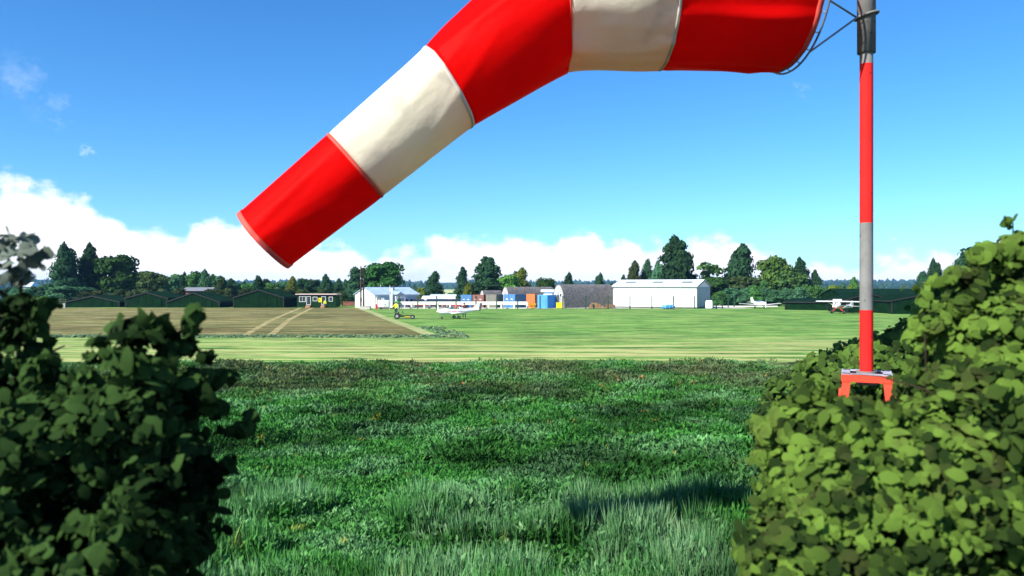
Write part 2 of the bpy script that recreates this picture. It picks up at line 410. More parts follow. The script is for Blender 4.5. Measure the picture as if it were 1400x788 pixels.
LM = {
 'dark': leafmat('dark_evergreen_leaves', (.012, .040, .018), (.034, .085, .034), (.022, .072, .022), nscale=3, trans=.15),
 'mid': leafmat('mid_green_leaves', (.020, .075, .018), (.11, .24, .055), (.05, .17, .04), nscale=3),
 'deep': leafmat('deep_green_leaves', (.010, .045, .010), (.062, .145, .032), (.03, .10, .02), nscale=3),
 'bright': leafmat('bright_green_leaves', (.035, .11, .020), (.16, .33, .06), (.09, .17, .03), nscale=3),
 'yellow': leafmat('yellow_green_leaves', (.07, .115, .015), (.19, .25, .035), (.24, .17, .03), nscale=3),
 'blue': leafmat('blue_green_leaves', (.018, .070, .030), (.10, .23, .105), (.05, .15, .06), nscale=3),
 'olive': leafmat('olive_leaves', (.020, .040, .012), (.058, .085, .026), (.05, .06, .02), nscale=3, trans=.1),
}
PROTO = {}
def proto(kind, colour, variant):
    key = (kind, colour, variant)
    if key not in PROTO:
        gk = (kind, variant)
        if gk not in PROTO:
            PROTO[gk] = (crown_mesh(kind, {'cone': 11, 'tall': 23, 'round': 37, 'open': 52, 'shrub': 67}[kind]+variant), trunk_mesh(kind, variant+3))
            PROTO[gk][1].materials.append(bark)
        c = PROTO[gk][0].copy(); c.materials.append(LM[colour]); PROTO[key] = (c, PROTO[gk][1])
    return PROTO[key]
def tree(name, kind, colour, px, top, wpx, d, label, cat='tree', group=None, base=None, var=None):
    var = var if var is not None else random.randrange(3)
    cm, tm = proto(kind, colour, var)
    zb = float(terrain(np.array(X(px, d)), np.array(d))) if base is None else base
    h = Z(top, d)-zb; w = wpx/F*d*{'tall': 1.5, 'cone': 1.38, 'round': 1.12, 'shrub': 1.15, 'open': 1.2}[kind]
    t = empty(name, (X(px, d), d, zb), random.uniform(0, 6.28), label=label, cat=cat, group=group)
    for nm, me_ in (('trunk', tm), ('crown', cm)):
        o = bpy.data.objects.new(nm, me_); COL.objects.link(o); o.parent = t
        o.scale = (w, w, h) if nm == 'crown' else (min(w*1.0, h*.9), min(w*1.0, h*.9), h)
    return t
G1 = 'trees behind the airfield buildings'
# --- the trees one can single out
T = [
 ('evergreen_tree','cone','dark',90,330,36,143,'tall dark conical evergreen, left one of the pair at the far left'),
 ('evergreen_tree','cone','dark',124,330,32,147,'dark evergreen tip rising just behind the big green broadleaf at far left'),
 ('broadleaf_tree','round','deep',136,350,44,150,'big mid green broadleaf in front of the dark evergreen at far left'),
 ('broadleaf_tree','round','deep',160,347,44,146,'round broadleaf at the right end of the far left clump of tall trees'),
 ('broadleaf_tree','round','blue',96,391,50,138,'low bushy tree at the foot of the tall evergreen on the far left'),
 ('broadleaf_tree','round','mid',188,371,28,148,'short green tree right of the far left clump, behind the green hangars'),
 ('broadleaf_tree','round','olive',208,370,38,143,'olive brown broadleaf tree above the second green hangar from left'),
 ('broadleaf_tree','round','blue',233,378,28,155,'small pale green tree right of the olive broadleaf'),
 ('fir_tree','cone','blue',280,367,20,150,'spiky pointed fir rising above the row behind the third green hangar'),
 ('evergreen_tree','cone','dark',353,376,16,150,'dark narrow evergreen above the roof peak of the widest left green hangar'),
 ('evergreen_tree','cone','yellow',400,377,14,150,'slim yellow green conifer just left of the green cabin roof'),
 ('evergreen_tree','cone','dark',446,374,18,150,'dark upright evergreen above the right half of the green cabin'),
 ('evergreen_tree','cone','dark',463,380,13,156,'narrow dark evergreen between the cabin and the white clubhouse'),
 ('evergreen_tree','cone','dark',487,364,26,148,'dark evergreen just left of the two brown poles'),
 ('broadleaf_tree','round','dark',505,366,28,150,'dark ragged broadleaf directly right of the two brown poles'),
 ('broadleaf_tree','round','deep',524,357,44,146,'large round green tree standing above the white clubhouse roof'),
 ('evergreen_tree','cone','dark',594.5,370,19,150,'lone dark cone shaped tree right of the clubhouse roof'),
 ('evergreen_tree','cone','dark',632,364,19,150,'dark cone shaped tree above the first blue container'),
 ('shrub_tree','shrub','yellow',640,385,13,146,'thin yellow green sapling beside the cone tree above the blue container'),
 ('evergreen_tree','tall','dark',667,350,32,150,'broad dark evergreen with bare stem low down, above the containers'),
 ('broadleaf_tree','round','dark',667,386,44,147,'low wide dark tree under the broad evergreen above the containers'),
 ('broadleaf_tree','round','bright',697,374,30,148,'pale green round tree right of the broad dark evergreen'),
 ('evergreen_tree','cone','dark',706,370,20,153,'dark tree tucked between the pale green and the yellow green trees'),
 ('broadleaf_tree','cone','yellow',713,365,22,150,'upright yellow green tree above the long grey hut'),
 ('broadleaf_tree','round','deep',745,379,30,150,'low spreading green tree between the two long grey huts'),
 ('evergreen_tree','cone','dark',778,371,17,150,'small dark cone tree above the left end of the largest grey hut'),
 ('evergreen_tree','cone','dark',820,372,17,150,'small dark cone tree above the right end of the largest grey hut'),
 ('shrub_tree','shrub','dark',836,385,9,150,'tiny dark bush top left of the white shed roof'),
 ('evergreen_tree','cone','dark',853,375,12,150,'tiny rounded tree behind the left end of the white shed'),
 ('evergreen_tree','cone','olive',868,355,18,150,'olive brown conifer, leftmost of three similar behind the white shed'),
 ('evergreen_tree','cone','dark',885,353,19,152,'green conifer, middle of three similar behind the white shed'),
 ('evergreen_tree','cone','blue',901,355,21,150,'bluish conifer, right of three similar behind the white shed'),
 ('evergreen_tree','tall','dark',925,320,36,150,'tallest dark evergreen, rising behind the white shed'),
 ('broadleaf_tree','round','dark',922,372,46,154,'dark low tree beneath the tallest evergreen behind the white shed'),
 ('broadleaf_tree','open','mid',966,358,42,148,'ragged gappy tree with loose leaf tufts right of the white shed'),
 ('broadleaf_tree','round','deep',975,378,40,143,'dense dark green tree behind the white tank beside the shed'),
 ('evergreen_tree','tall','dark',1014,332,35,150,'second tallest dark conical evergreen, right of the white shed'),
 ('broadleaf_tree','round','olive',1013,376,52,146,'russet tinged bushy tree under the conical evergreen right of the shed'),
 ('broadleaf_tree','round','bright',1059,348,42,150,'bright lime green broadleaf with flat crown left of the mast'),
 ('broadleaf_tree','round','mid',1078,368,46,148,'broad green tree with pale bare limbs beside the lime broadleaf'),
 ('evergreen_tree','cone','dark',1095,350,24,150,'dark evergreen behind the right side of the lime broadleaf'),
 ('evergreen_tree','cone','dark',1115,368,17,150,'small dark evergreen nearest the left side of the mast'),
 ('shrub_tree','round','yellow',1139,390,18,140,'round yellow green bush above the roof of the long green hangar'),
 ('evergreen_tree','cone','blue',1152,386,15,140,'blue green bush between two yellow ones left of the mast'),
 ('shrub_tree','shrub','yellow',1161,388,12,138,'yellow green bush close against the left side of the mast'),
 ('evergreen_tree','cone','mid',1168,378,15,140,'small pointed green tree touching the left edge of the mast'),
 ('evergreen_tree','cone','dark',1262,370,20,140,'dark green tree left of the two dark cones on the right'),
 ('shrub_tree','round','yellow',1273,383,24,136,'yellow green bush in front of the dark cones on the right'),
 ('evergreen_tree','cone','dark',1278,352,22,140,'dark cone tree, left of two dark cones right of the mast'),
 ('evergreen_tree','cone','mid',1296,364,18,140,'smaller green tree between the two dark cones right of the mast'),
 ('evergreen_tree','cone','dark',1315,345,28,138,'dark cone tree, right of two dark cones right of the mast'),
 ('shrub_tree','round','yellow',1312,380,24,133,'yellow flecked bush at the foot of the right dark cone tree'),
 ('broadleaf_tree','round','dark',1362,330,70,136,'large dark broadleaf crown behind the right foreground bush'),
]
for a in T: tree(*a, group=G1)
# --- the rows nobody would single out: same label inside a group
ORD = 'first second third fourth fifth sixth seventh eighth ninth tenth eleventh twelfth thirteenth fourteenth fifteenth sixteenth seventeenth eighteenth nineteenth twentieth'.split()
ORD += ['twenty '+o for o in ORD[:9]]+['thirtieth']+['thirty '+o for o in ORD[:9]]
CN = {'deep': 'deep green', 'dark': 'dark green', 'mid': 'mid green', 'bright': 'bright green', 'yellow': 'yellow green', 'blue': 'bluish green', 'olive': 'olive brown'}
def ranked(lst, key=lambda a: a[0]):
    o = sorted(lst, key=key); return [(o.index(a), a) for a in lst]
row = [(243,374,'round','mid'),(251,371,'cone','dark'),(263,373,'round','mid'),(271,370,'round','dark'),(291,374,'cone','mid'),(303,376,'cone','olive'),(298,377,'round','blue'),(316,380,'cone','dark'),(322,386,'round','blue'),(334,384,'cone','blue'),(343,387,'round','mid'),(361,381,'cone','dark'),(366,381,'cone','dark'),(375,386,'round','mid'),(386,384,'round','blue'),(409,384,'cone','dark'),(417,380,'round','dark'),(427,381,'round','dark'),(436,385,'cone','blue'),(455,386,'round','dark'),(472,382,'cone','blue'),(479,380,'cone','dark'),(218,384,'round','mid'),(174,386,'round','blue'),(72,388,'round','blue'),(58,392,'round','dark'),(47,391,'cone','dark'),(34,394,'round','blue'),(12,392,'round','dark'),(22,391,'cone','blue'),(500,380,'round','dark'),(472,392,'round','mid'),(330,390,'round','mid')]
for i_, (px, top, k, c) in ranked(row):
    tree('background_tree', k, c, px, top, random.uniform(20, 30) if k == 'round' else random.uniform(13, 17), 165+random.uniform(-4, 12),
         CN[c]+(' pointed' if k == 'cone' else ' rounded')+' tree, '+ORD[i_]+' from left in the row behind the left hangars', group='mixed tree row behind the left hangars')
for i_, (px, top, w) in ranked([(112,398,30),(136,396,34),(160,395,30),(182,395,22),(224,394,26),(244,393,26),(286,394,26),(300,394,24),(312,393,22),(334,393,26),(380,393,26),(396,394,24),(412,394,26),(441,394,24),(468,398,16),(303,399,22),(176,403,20),(462,403,12)]):
    tree('olive_shrub', 'shrub', 'olive', px, top, w, 137, 'dark olive shrub, '+ORD[i_]+' from left of those around the green hangars', 'shrub', 'olive shrubs behind the green hangars')
for i_, (px, top, w, c) in ranked([(60,404,20,'bright'),(75,402,24,'blue'),(48,405,18,'mid')]):
    tree('hedge_shrub', 'shrub', c, px, top, w, 131, CN[c]+' shrub, '+ORD[i_]+' from left behind the far left paddock fence', 'shrub', 'shrubs behind the paddock fence')
for i_, (px, top, w, c) in ranked([(576,392,20,'yellow'),(588,394,14,'yellow'),(602,398,16,'mid'),(614,400,14,'blue'),(650,392,24,'dark'),(628,394,22,'dark'),(684,392,22,'mid'),(730,392,16,'mid'),(560,396,16,'mid')]):
    tree('low_bush', 'shrub', c, px, top, w, 160, 'low '+CN[c]+' bush, '+ORD[i_]+' from left beyond the pale roofs and containers', 'bush', 'low bushes beyond the containers')
for i_, (px, top, w, c) in ranked([(990,394,24,'blue'),(1002,392,26,'blue'),(1018,392,26,'blue'),(1032,394,26,'mid'),(1046,392,26,'blue'),(1060,395,26,'blue'),(1076,393,24,'blue'),(1092,391,26,'blue'),(1106,388,22,'mid'),(1120,389,22,'mid'),(1130,391,16,'blue'),(984,398,22,'mid'),(1042,382,22,'mid'),(1030,388,20,'mid')]):
    tree('hedge_bush', 'shrub', c, px, top, w, 139+random.uniform(-2, 3), CN[c]+' bush, '+ORD[i_]+' from left in the hedge behind the far parked aeroplane', 'bush', 'hedge behind the far parked aeroplane')
for i_, (px, top, w, c) in ranked([(1285,392,20,'mid'),(1300,390,22,'mid'),(1330,372,30,'dark'),(1345,364,26,'mid'),(1388,352,40,'mid'),(1255,392,16,'mid')]):
    tree('hedge_tree', 'round', c, px, top, w, 134, CN[c]+' tree, '+ORD[i_]+' from left of those half behind the right bush', 'tree', 'trees half hidden by the right bush')

# ------------------------------------------------------------------ far-off wood
def far_wood():
    parts = []; r = np.random.default_rng(5); n = 0
    base, fb = lump((0, 0, 0), (1, 1, 1), 3, 1, .25)
    while n < 7500:
        d = 215*(3300/215)**r.random(); t = r.uniform(-.85, .85); x = t*d
        if 700 < d < 1250 and -.100 < t < -.070: continue
        hgt = min(3.0+d*.0022, 7.5) if not (-.105 < t < -.065) else 2.2
        if d < 420 and r.random() < .3: continue
        s = hgt*r.uniform(.7, 1.25)
        a = r.uniform(0, 6.28); ca, sa = math.cos(a), math.sin(a)
        V = base@np.array([[ca, sa, 0], [-sa, ca, 0], [0, 0, 1]])
        V = V*np.array([s*.75, s*.75, s*.9*(1+.5*(r.random() > .8))])
        V[:, 2] += float(terrain(x, d))+s*.35; V[:, 0] += x; V[:, 1] += d
        parts.append((V, fb, r.random())); n += 1
    V, Fc, Rn = merge(parts)
    o = link('distant_wood', arrmesh('distant_wood', V, Fc, 3, {'rnd': Rn}), leafmat('distant_leaves', (.008, .028, .018), (.030, .070, .035), (.05, .09, .03), nscale=.02, trans=.05, var_obj=0),
             label='dark forest covering the far hills along the horizon', cat='forest', kind='stuff')
far_wood()
hf = MB(); hf.add([(-.101*720, 715, float(terrain(0, 720))+1.0), (-.069*720, 715, float(terrain(0, 720))+1), (-.069*1240, 1240, float(terrain(0, 1240))+1), (-.101*1240, 1240, float(terrain(0, 1240))+1)], [(0, 1, 2, 3)])
hf.build('hillside_field', mat('hill_field', (.42, .45, .18), .95, .15, .02), kind='structure')

# ================================================================== BUILDINGS
dkgreen = mat('dark_green_steel', (.003, .019, .005), .85, .3, 1.2, spec=.05, dirt=((.008, .025, .008), 3, .6, .4))
dkgreen_roof = mat('dark_green_roof', (.003, .019, .008), .9, .25, 1.0, spec=.05)
black = mat('flat_black', (.012, .014, .013), .8)  # one flat black for trim, sign letter, shed backs, cockpit and cap
white = mat('white_render', (.80, .80, .78), .7, .04, 1.5, dirt=((.55, .54, .47), 2.2, .58, .5))
bluegrey_roof = mat('blue_grey_roof', (.30, .40, .52), .45, .12, 1.0, spec=.5)
glass = mat('dark_glass', (.02, .03, .035), .12, .1, spec=.8)
cream = mat('cream_door', (.66, .62, .48), .6, .08)
trimgrey = mat('dark_trim', (.06, .07, .07), .6)
def gable(name, loc, rz, LX, LY, ze, zr, axis, wallm, roofm, over=.15, ribs=0, trim=None, ribm=None, label=None, cat='building', group=None):
    """origin = near corner; ridge along local axis"""
    t = empty(name, loc, rz, label=label, cat=cat, group=group)
    w = MB(); rf = MB()
    if axis == 'x': A, Wd = LX, LY
    else: A, Wd = LY, LX
    ax = axis
    prof = [(0, 0), (Wd, 0), (Wd, ze), (Wd/2, zr), (0, ze)]
    w.prism(prof, ax, 0, A)
    if ribs:
        n = max(2, int(Wd/ribs))
        for i in range(1, n):
            p = Wd*i/n; zt = ze+(zr-ze)*(1-abs(p-Wd/2)/(Wd/2))
            for a0, a1 in ((-.035, 0.0), (A, A+.035)):
                if ax == 'x': w.box(a0, p-.035, 0, a1, p+.035, zt)
                else: w.box(p-.035, a0, 0, p+.035, a1, zt)
        n = max(2, int(A/ribs))
        for i in range(1, n):
            p = A*i/n
            for a0, a1 in ((-.035, 0.0), (Wd, Wd+.035)):
                if ax == 'x': w.box(p-.035, a0, 0, p+.035, a1, ze)
                else: w.box(a0, p-.035, 0, a1, p+.035, ze)
    w.build('wall', wallm, t)
    th = .09; sl = (zr-ze)/(Wd/2)
    for sgn in (0, 1):
        e = -over; q = [(e, ze+sl*e+.02), (Wd/2, zr+.02), (Wd/2, zr+.02+th), (e, ze+sl*e+.02+th)]
        if sgn: q = [(Wd-p, z) for p, z in q]
        rf.prism(q, ax, -over, A+over)
        n = int(A/.5)
        for i in range(n+1):                        # standing seams
            a = -over+(A+2*over)*i/n
            q2 = [(e, ze+sl*e+.02+th), (Wd/2, zr+.02+th), (Wd/2, zr+.05+th), (e, ze+sl*e+.05+th)]
            if sgn: q2 = [(Wd-p, z) for p, z in q2]
            rf.prism(q2, ax, a-.02, a+.02)
    rf.build('roof', roofm, t)
    if trim:
        tr = MB(); 
        for p in (-.03, Wd-.09):
            for a in (-.03, A-.09):
                if ax == 'x': tr.box(a, p, 0, a+.12, p+.12, ze)
                else: tr.box(p, a, 0, p+.12, a+.12, ze)
        for a in (-over-.03, A+over):
            for q in ([(-over, ze-.12-sl*over), (Wd/2, zr-.12), (Wd/2, zr+.06), (-over, ze+.06-sl*over)],):
                tr.prism(q, ax, a, a+.03); tr.prism([(Wd-p, z) for p, z in q], ax, a, a+.03)
        for p in (-over-.08, Wd+over): 
            if ax == 'x': tr.box(-over, p, ze-.16-sl*over, A+over, p+.08, ze-sl*over)
            else: tr.box(p, -over, ze-.16-sl*over, p+.08, A+over, ze-sl*over)
        tr.build('trim', trim, t)
    return t
def window_x(parent, x, z0, w, h, y=0, frame=None, gl=None, bars=1, name='window'):   # on a wall in the local xz plane, facing -y
    f = MB(); fw = .07
    f.box(x, y-.05, z0, x+w, y-.002, z0+fw).box(x, y-.05, z0+h-fw, x+w, y-.002, z0+h).box(x, y-.05, z0+fw, x+fw, y-.002, z0+h-fw).box(x+w-fw, y-.05, z0+fw, x+w, y-.002, z0+h-fw)
    for i in range(1, bars): xc = x+w*i/bars; f.box(xc-.02, y-.045, z0+fw, xc+.02, y-.002, z0+h-fw)
    o = f.build(name, frame or white, parent)
    MB().box(x+fw, y-.025, z0+fw, x+w-fw, y-.003, z0+h-fw).build('pane', gl or glass, o); return o
def window_y(parent, y, z0, w, h, x=0, frame=None, gl=None, name='window'):   # on a wall facing -x
    f = MB(); fw = .07
    f.box(x-.05, y, z0, x-.002, y+w, z0+fw).box(x-.05, y, z0+h-fw, x-.002, y+w, z0+h).box(x-.05, y, z0+fw, x-.002, y+fw, z0+h-fw).box(x-.05, y+w-fw, z0+fw, x-.002, y+w, z0+h-fw)
    o = f.build(name, frame or white, parent)
    MB().box(x-.025, y+fw, z0+fw, x-.003, y+w-fw, z0+h-fw).build('pane', gl or glass, o); return o

# --- left green hangars, gable fronts towards the field
for x0, x1, top, ev, d, lab in [(90, 163, 405, 413, 129, 'dark green steel hangar furthest left, lowest gable, below the tall trees'),
                        (171, 229, 400, 408, 128, 'dark green steel hangar second from left'),
                        (228, 300, 400.5, 413, 127.4, 'dark green steel hangar third from left with shallow gable'),
                        (319, 388, 396.5, 407, 126.8, 'dark green steel hangar, fourth from left and tallest, left of the cabin')]:
    xa = X(x0, d); t = gable('hangar', (xa, d, 0), 0, X(x1, d)-xa, 9, Z(ev, d), Z(top, d), 'y', dkgreen, dkgreen_roof, .12, .55, trim=black, label=lab, cat='hangar', group='green hangars along the left field edge')
    Wd = X(x1, d)-xa; zt = Z(ev, d)
    dm = MB(); n = 4
    for i in range(n): dm.box(Wd*(.14+.72*i/n)+.02, -.11, .03, Wd*(.14+.72*(i+1)/n)-.02, -.05, zt*.98)
    dm.build('sliding_door', dkgreen, t)
MB().box(-2.4, 0, 0, 2.4, 4, 2.1).prism([(-.3, 2.1), (4.3, 2.1), (2, 2.75)], 'x', -2.7, 2.7, 1).build('outbuilding', [mat('old_brick', (.20, .11, .08), .9, .2), mat('slate', (.17, .18, .20), .7, .2)], label='low outbuilding with grey slate roof behind the third green hangar', cat='outbuilding').location = (X(268, 140), 140, .6)

# --- green cabin
def cabin():
    d = 126.6; x0, x1 = X(406, d), X(459, d); L = x1-x0; t = empty('site_cabin', (x0, d, 0), 0, label='dark green timber cabin with white framed windows, flat pink edged roof', cat='cabin')
    w = MB(); w.box(0, 0, .12, L, 3, Z(404.2, d))
    zt = Z(404.2, d)
    for i in range(10): z = .15+i*(zt-.2)/10; w.box(-.015, -.02, z, L+.015, 0, z+.03)
    w.build('wall', mat('cabin_green', (.006, .032, .009), .8, .2, spec=.1), t)
    MB().box(-.12, -.18, zt+.0, L+.12, 3.2, zt+.13).build('fascia', mat('navy_fascia', (.010, .012, .055), .6), t)
    MB().box(-.2, -.28, zt+.133, L+.2, 3.3, zt+.28).build('roof', mat('pink_roof_edge', (.52, .40, .34), .8, .1), t)
    s = 126.6/F; lt = mat('cabin_frame', (.55, .60, .60), .5, .05)
    for a, b, c_, e in ((409, 418, 405.3, 413), (427.6, 434, 406, 412), (449.6, 455, 406, 412.4)):
        window_x(t, X(a, d)-x0, Z(e, d), (b-a)*s, (e-c_)*s, 0, lt, bars=2 if b-a > 8 else 1)
    for a in (419, 439.5):
        window_x(t, X(a, d)-x0, Z(417.0, d), 6*s, 11.6*s, 0, lt, bars=1, name='door')
        MB().box(X(a, d)-x0, -.5, 0, X(a, d)-x0+6*s, -.01, .42).box(X(a, d)-x0, -.85, 0, X(a, d)-x0+6*s, -.5, .2).build('door_step', mat('brick_step', (.32, .17, .10), .9, .2), t)
    # yellow letter C board
    bx = X(435.6, d)-x0; y_ = MB().box(bx, -.09, Z(413.3, d), bx+4.2*s, -.05, Z(407.6, d)).build('sign_board', mat('sign_yellow', (.85, .72, .01), .5, .03), t)
    m = MB(); cx, cz, r_ = bx+2.1*s, Z(410.4, d), 1.35*s
    for i in range(9):
        a0 = R(50+i*29); a1 = R(50+(i+1)*29); m.tube((cx+r_*math.cos(a0), -.095, cz+r_*math.sin(a0)), (cx+r_*math.cos(a1), -.095, cz+r_*math.sin(a1)), .035, n=6)
    m.build('letter', black, y_)
cabin()
# red roofed far house and small things between
def far_house(px0, px1, top, eave, d, col, lab, wallc=(.5, .45, .38), zb=0):
    x0, x1 = X(px0, d), X(px1, d); t = empty('far_house', (x0, d, zb), 0, label=lab, cat='house')
    ze, zr = Z(eave, d)-zb, Z(top, d)-zb; L = x1-x0
    MB().box(.1, 0, 0, L-.1, 5, ze).build('wall', mat('wall_'+lab[:8], wallc, .9), t)
    r = MB(); r.add([(-.2, -.4, ze-.1), (L+.2, -.4, ze-.1), (L*.85, 2.5, zr), (L*.15, 2.5, zr), (L+.2, 5.4, ze-.1), (-.2, 5.4, ze-.1)], [(0, 1, 2, 3), (4, 5, 3, 2), (1, 4, 2), (5, 0, 3), (0, 5, 4, 1)])
    r.build('roof', mat('roof_'+lab[:8], col, .85, .2), t)
    for k in (.25, .65): window_x(t, L*k, ze*.35, .9, ze*.35)
    return t
far_house(462, 481, 396.5, 401.5, 172, (.42, .21, .13), 'terracotta roofed house glimpsed between cabin and white clubhouse', (.5, .42, .33))
far_house(22, 42, 386, 391.5, 210, (.62, .70, .80), 'pale blue roofed house far behind trees at the far left', (.4, .4, .4), -2)
far_house(242, 262, 389, 393, 205, (.33, .2, .16), 'brown roofed house far behind the third green hangar', (.4, .33, .28), -2)
# cedar fence + brown wall
MB().box(0, 0, 0, 1.9, .12, .62).box(-.05, -.03, .62, 1.95, .15, .7).build('low_brick_wall', mat('brown_brick', (.20, .07, .05), .9, .25), label='low brown brick wall between cabin and white clubhouse', cat='wall').location = (X(469, 133), 133, .2)

# --- white clubhouse
def clubhouse():
    d = 124.5; phi = 52; x0, a, b, rz = boxfit(485.5, 512.5, 572, d, phi)
    ze, zr = Z(403.4, d), Z(393.8, d+2)
    t = gable('clubhouse', (x0, d, 0), rz, b, a, ze, zr, 'x', white, bluegrey_roof, .22, 0, label='white clubhouse with pale blue grey roof behind the hi-vis person', cat='building')
    # gable end faces -x : cream doors, windows
    dd = MB().box(-.07, a*.12, .05, -.003, a*.12+a*.30, 1.75).build('double_door', cream, t)
    MB().box(-.10, a*.27-.02, .05, -.075, a*.27+.02, 1.75).build('handle', trimgrey, dd)
    window_y(t, a*.62, .9, a*.13, .75, 0, white)
    # long front facing -y : porch wall, dark windows
    bl = mat('blue_shade_wall', (.40, .50, .58), .7, .06)  # white front wall's bluish shade, put into the colour
    MB().box(b*.06, -.05, .02, b*.97, -.004, ze-.18).build('front_shade_sheet', bl, t)
    for i, (u, w_) in enumerate(((.10, .06), (.20, .09), (.32, .08), (.47, .12), (.66, .10), (.79, .09), (.92, .04))):
        window_x(t, b*u, .62, b*w_, .82, -.05, bl)
    MB().box(b*.40, -.12, .05, b*.53, -.06, 1.0).build('red_panel', mat('maroon_panel', (.22, .05, .04), .6), t)
    # porch posts and fascia
    p = MB()
    for u in (.41, .60): p.box(b*u, -1.0, 0, b*u+.22, -.8, ze-.25)
    p.box(b*.40, -1.0, ze-.55, b*.63, -.8, ze-.28); p.build('porch_frame', white, t)
    MB().box(b*.02, -.3, .0, b*.10, -.06, ze-.45).build('side_cupboard', cream, t)
    # small porch gable and flue on the roof
    sl = (zr-ze)/(a/2)
    pr = MB(); pr.prism([(b*.42, ze+.05), (b*.60, ze+.05), (b*.51, ze+.52)], 'y', -1.1, 1.1); pr.build('porch_roof', bluegrey_roof, t)
    MB().tube((b*.56, a*.28, ze+sl*a*.28-.1), (b*.56, a*.28, ze+sl*a*.28+.75), .12, n=12).tube((b*.56, a*.28, ze+sl*a*.28+.75), (b*.56, a*.28, ze+sl*a*.28+.88), .19, n=12).build('flue', trimgrey, t)
    MB().tube((b*.36, a*.5, zr), (b*.36, a*.5, zr+.55), .03, n=6).box(b*.36-.2, a*.5-.02, zr+.35, b*.36+.2, a*.5+.02, zr+.39).build('aerial', white, t)
clubhouse()
# two tall brown poles in a concrete base
brownpole = mat('creosoted_wood', (.055, .030, .020), .8, .3, 6)
for px, top, dd, lab in ((493.4, 365, 120.5, 'tall dark brown timber pole, left of the pair on the concrete block'), (497.3, 367, 121, 'tall dark brown timber pole, right of the pair on the concrete block')):
    p = empty('timber_pole', (X(px, dd), dd, 0), 0, label=lab, cat='pole', group='brown timber poles by the clubhouse')
    m = MB(); m.tube((0, 0, 0), (0, 0, Z(top, dd)), .15, .10, 12); m.build('shaft', brownpole, p)
    MB().tube((0, 0, Z(top, dd)), (0, 0, Z(top, dd)+.08), .13, n=12).build('cap', trimgrey, p)
    MB().box(-.05, -.22, Z(top, dd)*.7, .05, -.12, Z(top, dd)*.7+.3).build('bracket', mat('galvanised', (.42, .43, .43), .4, .1, metal=.6), p)
cb = MB(); cb.box(-.75, -.5, 0, .75, .5, .5); cb.box(-.80, -.55, .42, .8, .55, .5); cb.build('concrete_block', mat('rough_concrete', (.42, .41, .38), .9, .2, 4, bump=.4), bevel=.03, label='low rough concrete block at the foot of the brown poles', cat='concrete block').location = (X(499.8, 118), 118, 0)
# fuel tank
def tank():
    d = 119; x0, a, b, rz = boxfit(516, 519.5, 532, d, 75)
    t = empty('fuel_tank', (x0, d, 0), rz, label='white boxy fuel tank with hatch door on dark plinth by clubhouse', cat='fuel tank')
    MB().box(-.05, -.05, 0, b+.05, a+.05, .28).build('plinth', mat('dark_plinth', (.13, .12, .11), .9, .2), t)
    zt = Z(411.2, d); MB().box(0, 0, .283, b, a, zt).build('cabinet', white, t, .04)
    MB().box(-.03, -.03, zt-.06, b+.03, a+.03, zt+.02).build('lid', white, t, .02)
    dr = MB().box(b*.35, -.03, .42, b*.95, -.003, zt-.18).build('hatch', mat('hatch_white', (.70, .70, .68), .5, .05), t, .01)
    MB().box(b*.52, -.07, .66, b*.60, -.033, .78).build('lock', trimgrey, dr)
    for k in (.42, .62): MB().tube((b*k, a*.5, zt), (b*k-.12, a*.5, zt+.38), .05, n=8).build('vent_pipe', white, t)
tank()
hb = empty('hose_cabinet', (X(514.9, 118.5), 118.5, 0), 0, label='small red cabinet beside the white fuel tank', cat='cabinet')
MB().box(-.13, -.13, 0, .13, .13, .72).build('body', mat('cabinet_red', (.55, .01, .02), .5, .08), hb, .02); MB().box(-.15, -.15, .72, .15, .15, .77).build('lid', mat('cabinet_red', (.5, .01, .02)), hb)
wp = empty('white_post', (X(535, 117.2), 117.2, 0), 0, label='tall white rectangular post in front of the clubhouse roof', cat='post')
MB().box(-.17, -.06, .25, .17, .06, Z(394.5, 117.2)).build('panel', white, wp, .01); MB().tube((-.2, -.1, 0), (-.2, -.1, Z(390.5, 117.2)), .035, n=8).build('pole', white, wp)
MB().tube((.05, -.12, Z(400.5, 117.2)), (-.3, -.12, Z(400.5, 117.2)), .03, n=6).build('bracket', trimgrey, wp)
gt = empty('garden_parasol', (X(543, 121.5), 121.5, 0), 0, label='bright green folded flat table cover beside the clubhouse porch', cat='table')
m = MB(); m.box(-.48, -.35, .98, .48, .35, 1.14); m.build('cover', mat('bright_green_cloth', (.04, .45, .03), .6, .1), gt, .03)
for sx in (-.4, .4):
    for sy in (-.28, .28): MB().box(sx-.03, sy-.03, 0, sx+.03, sy+.03, .98).build('leg', trimgrey, gt)
gt.name = 'covered_table'

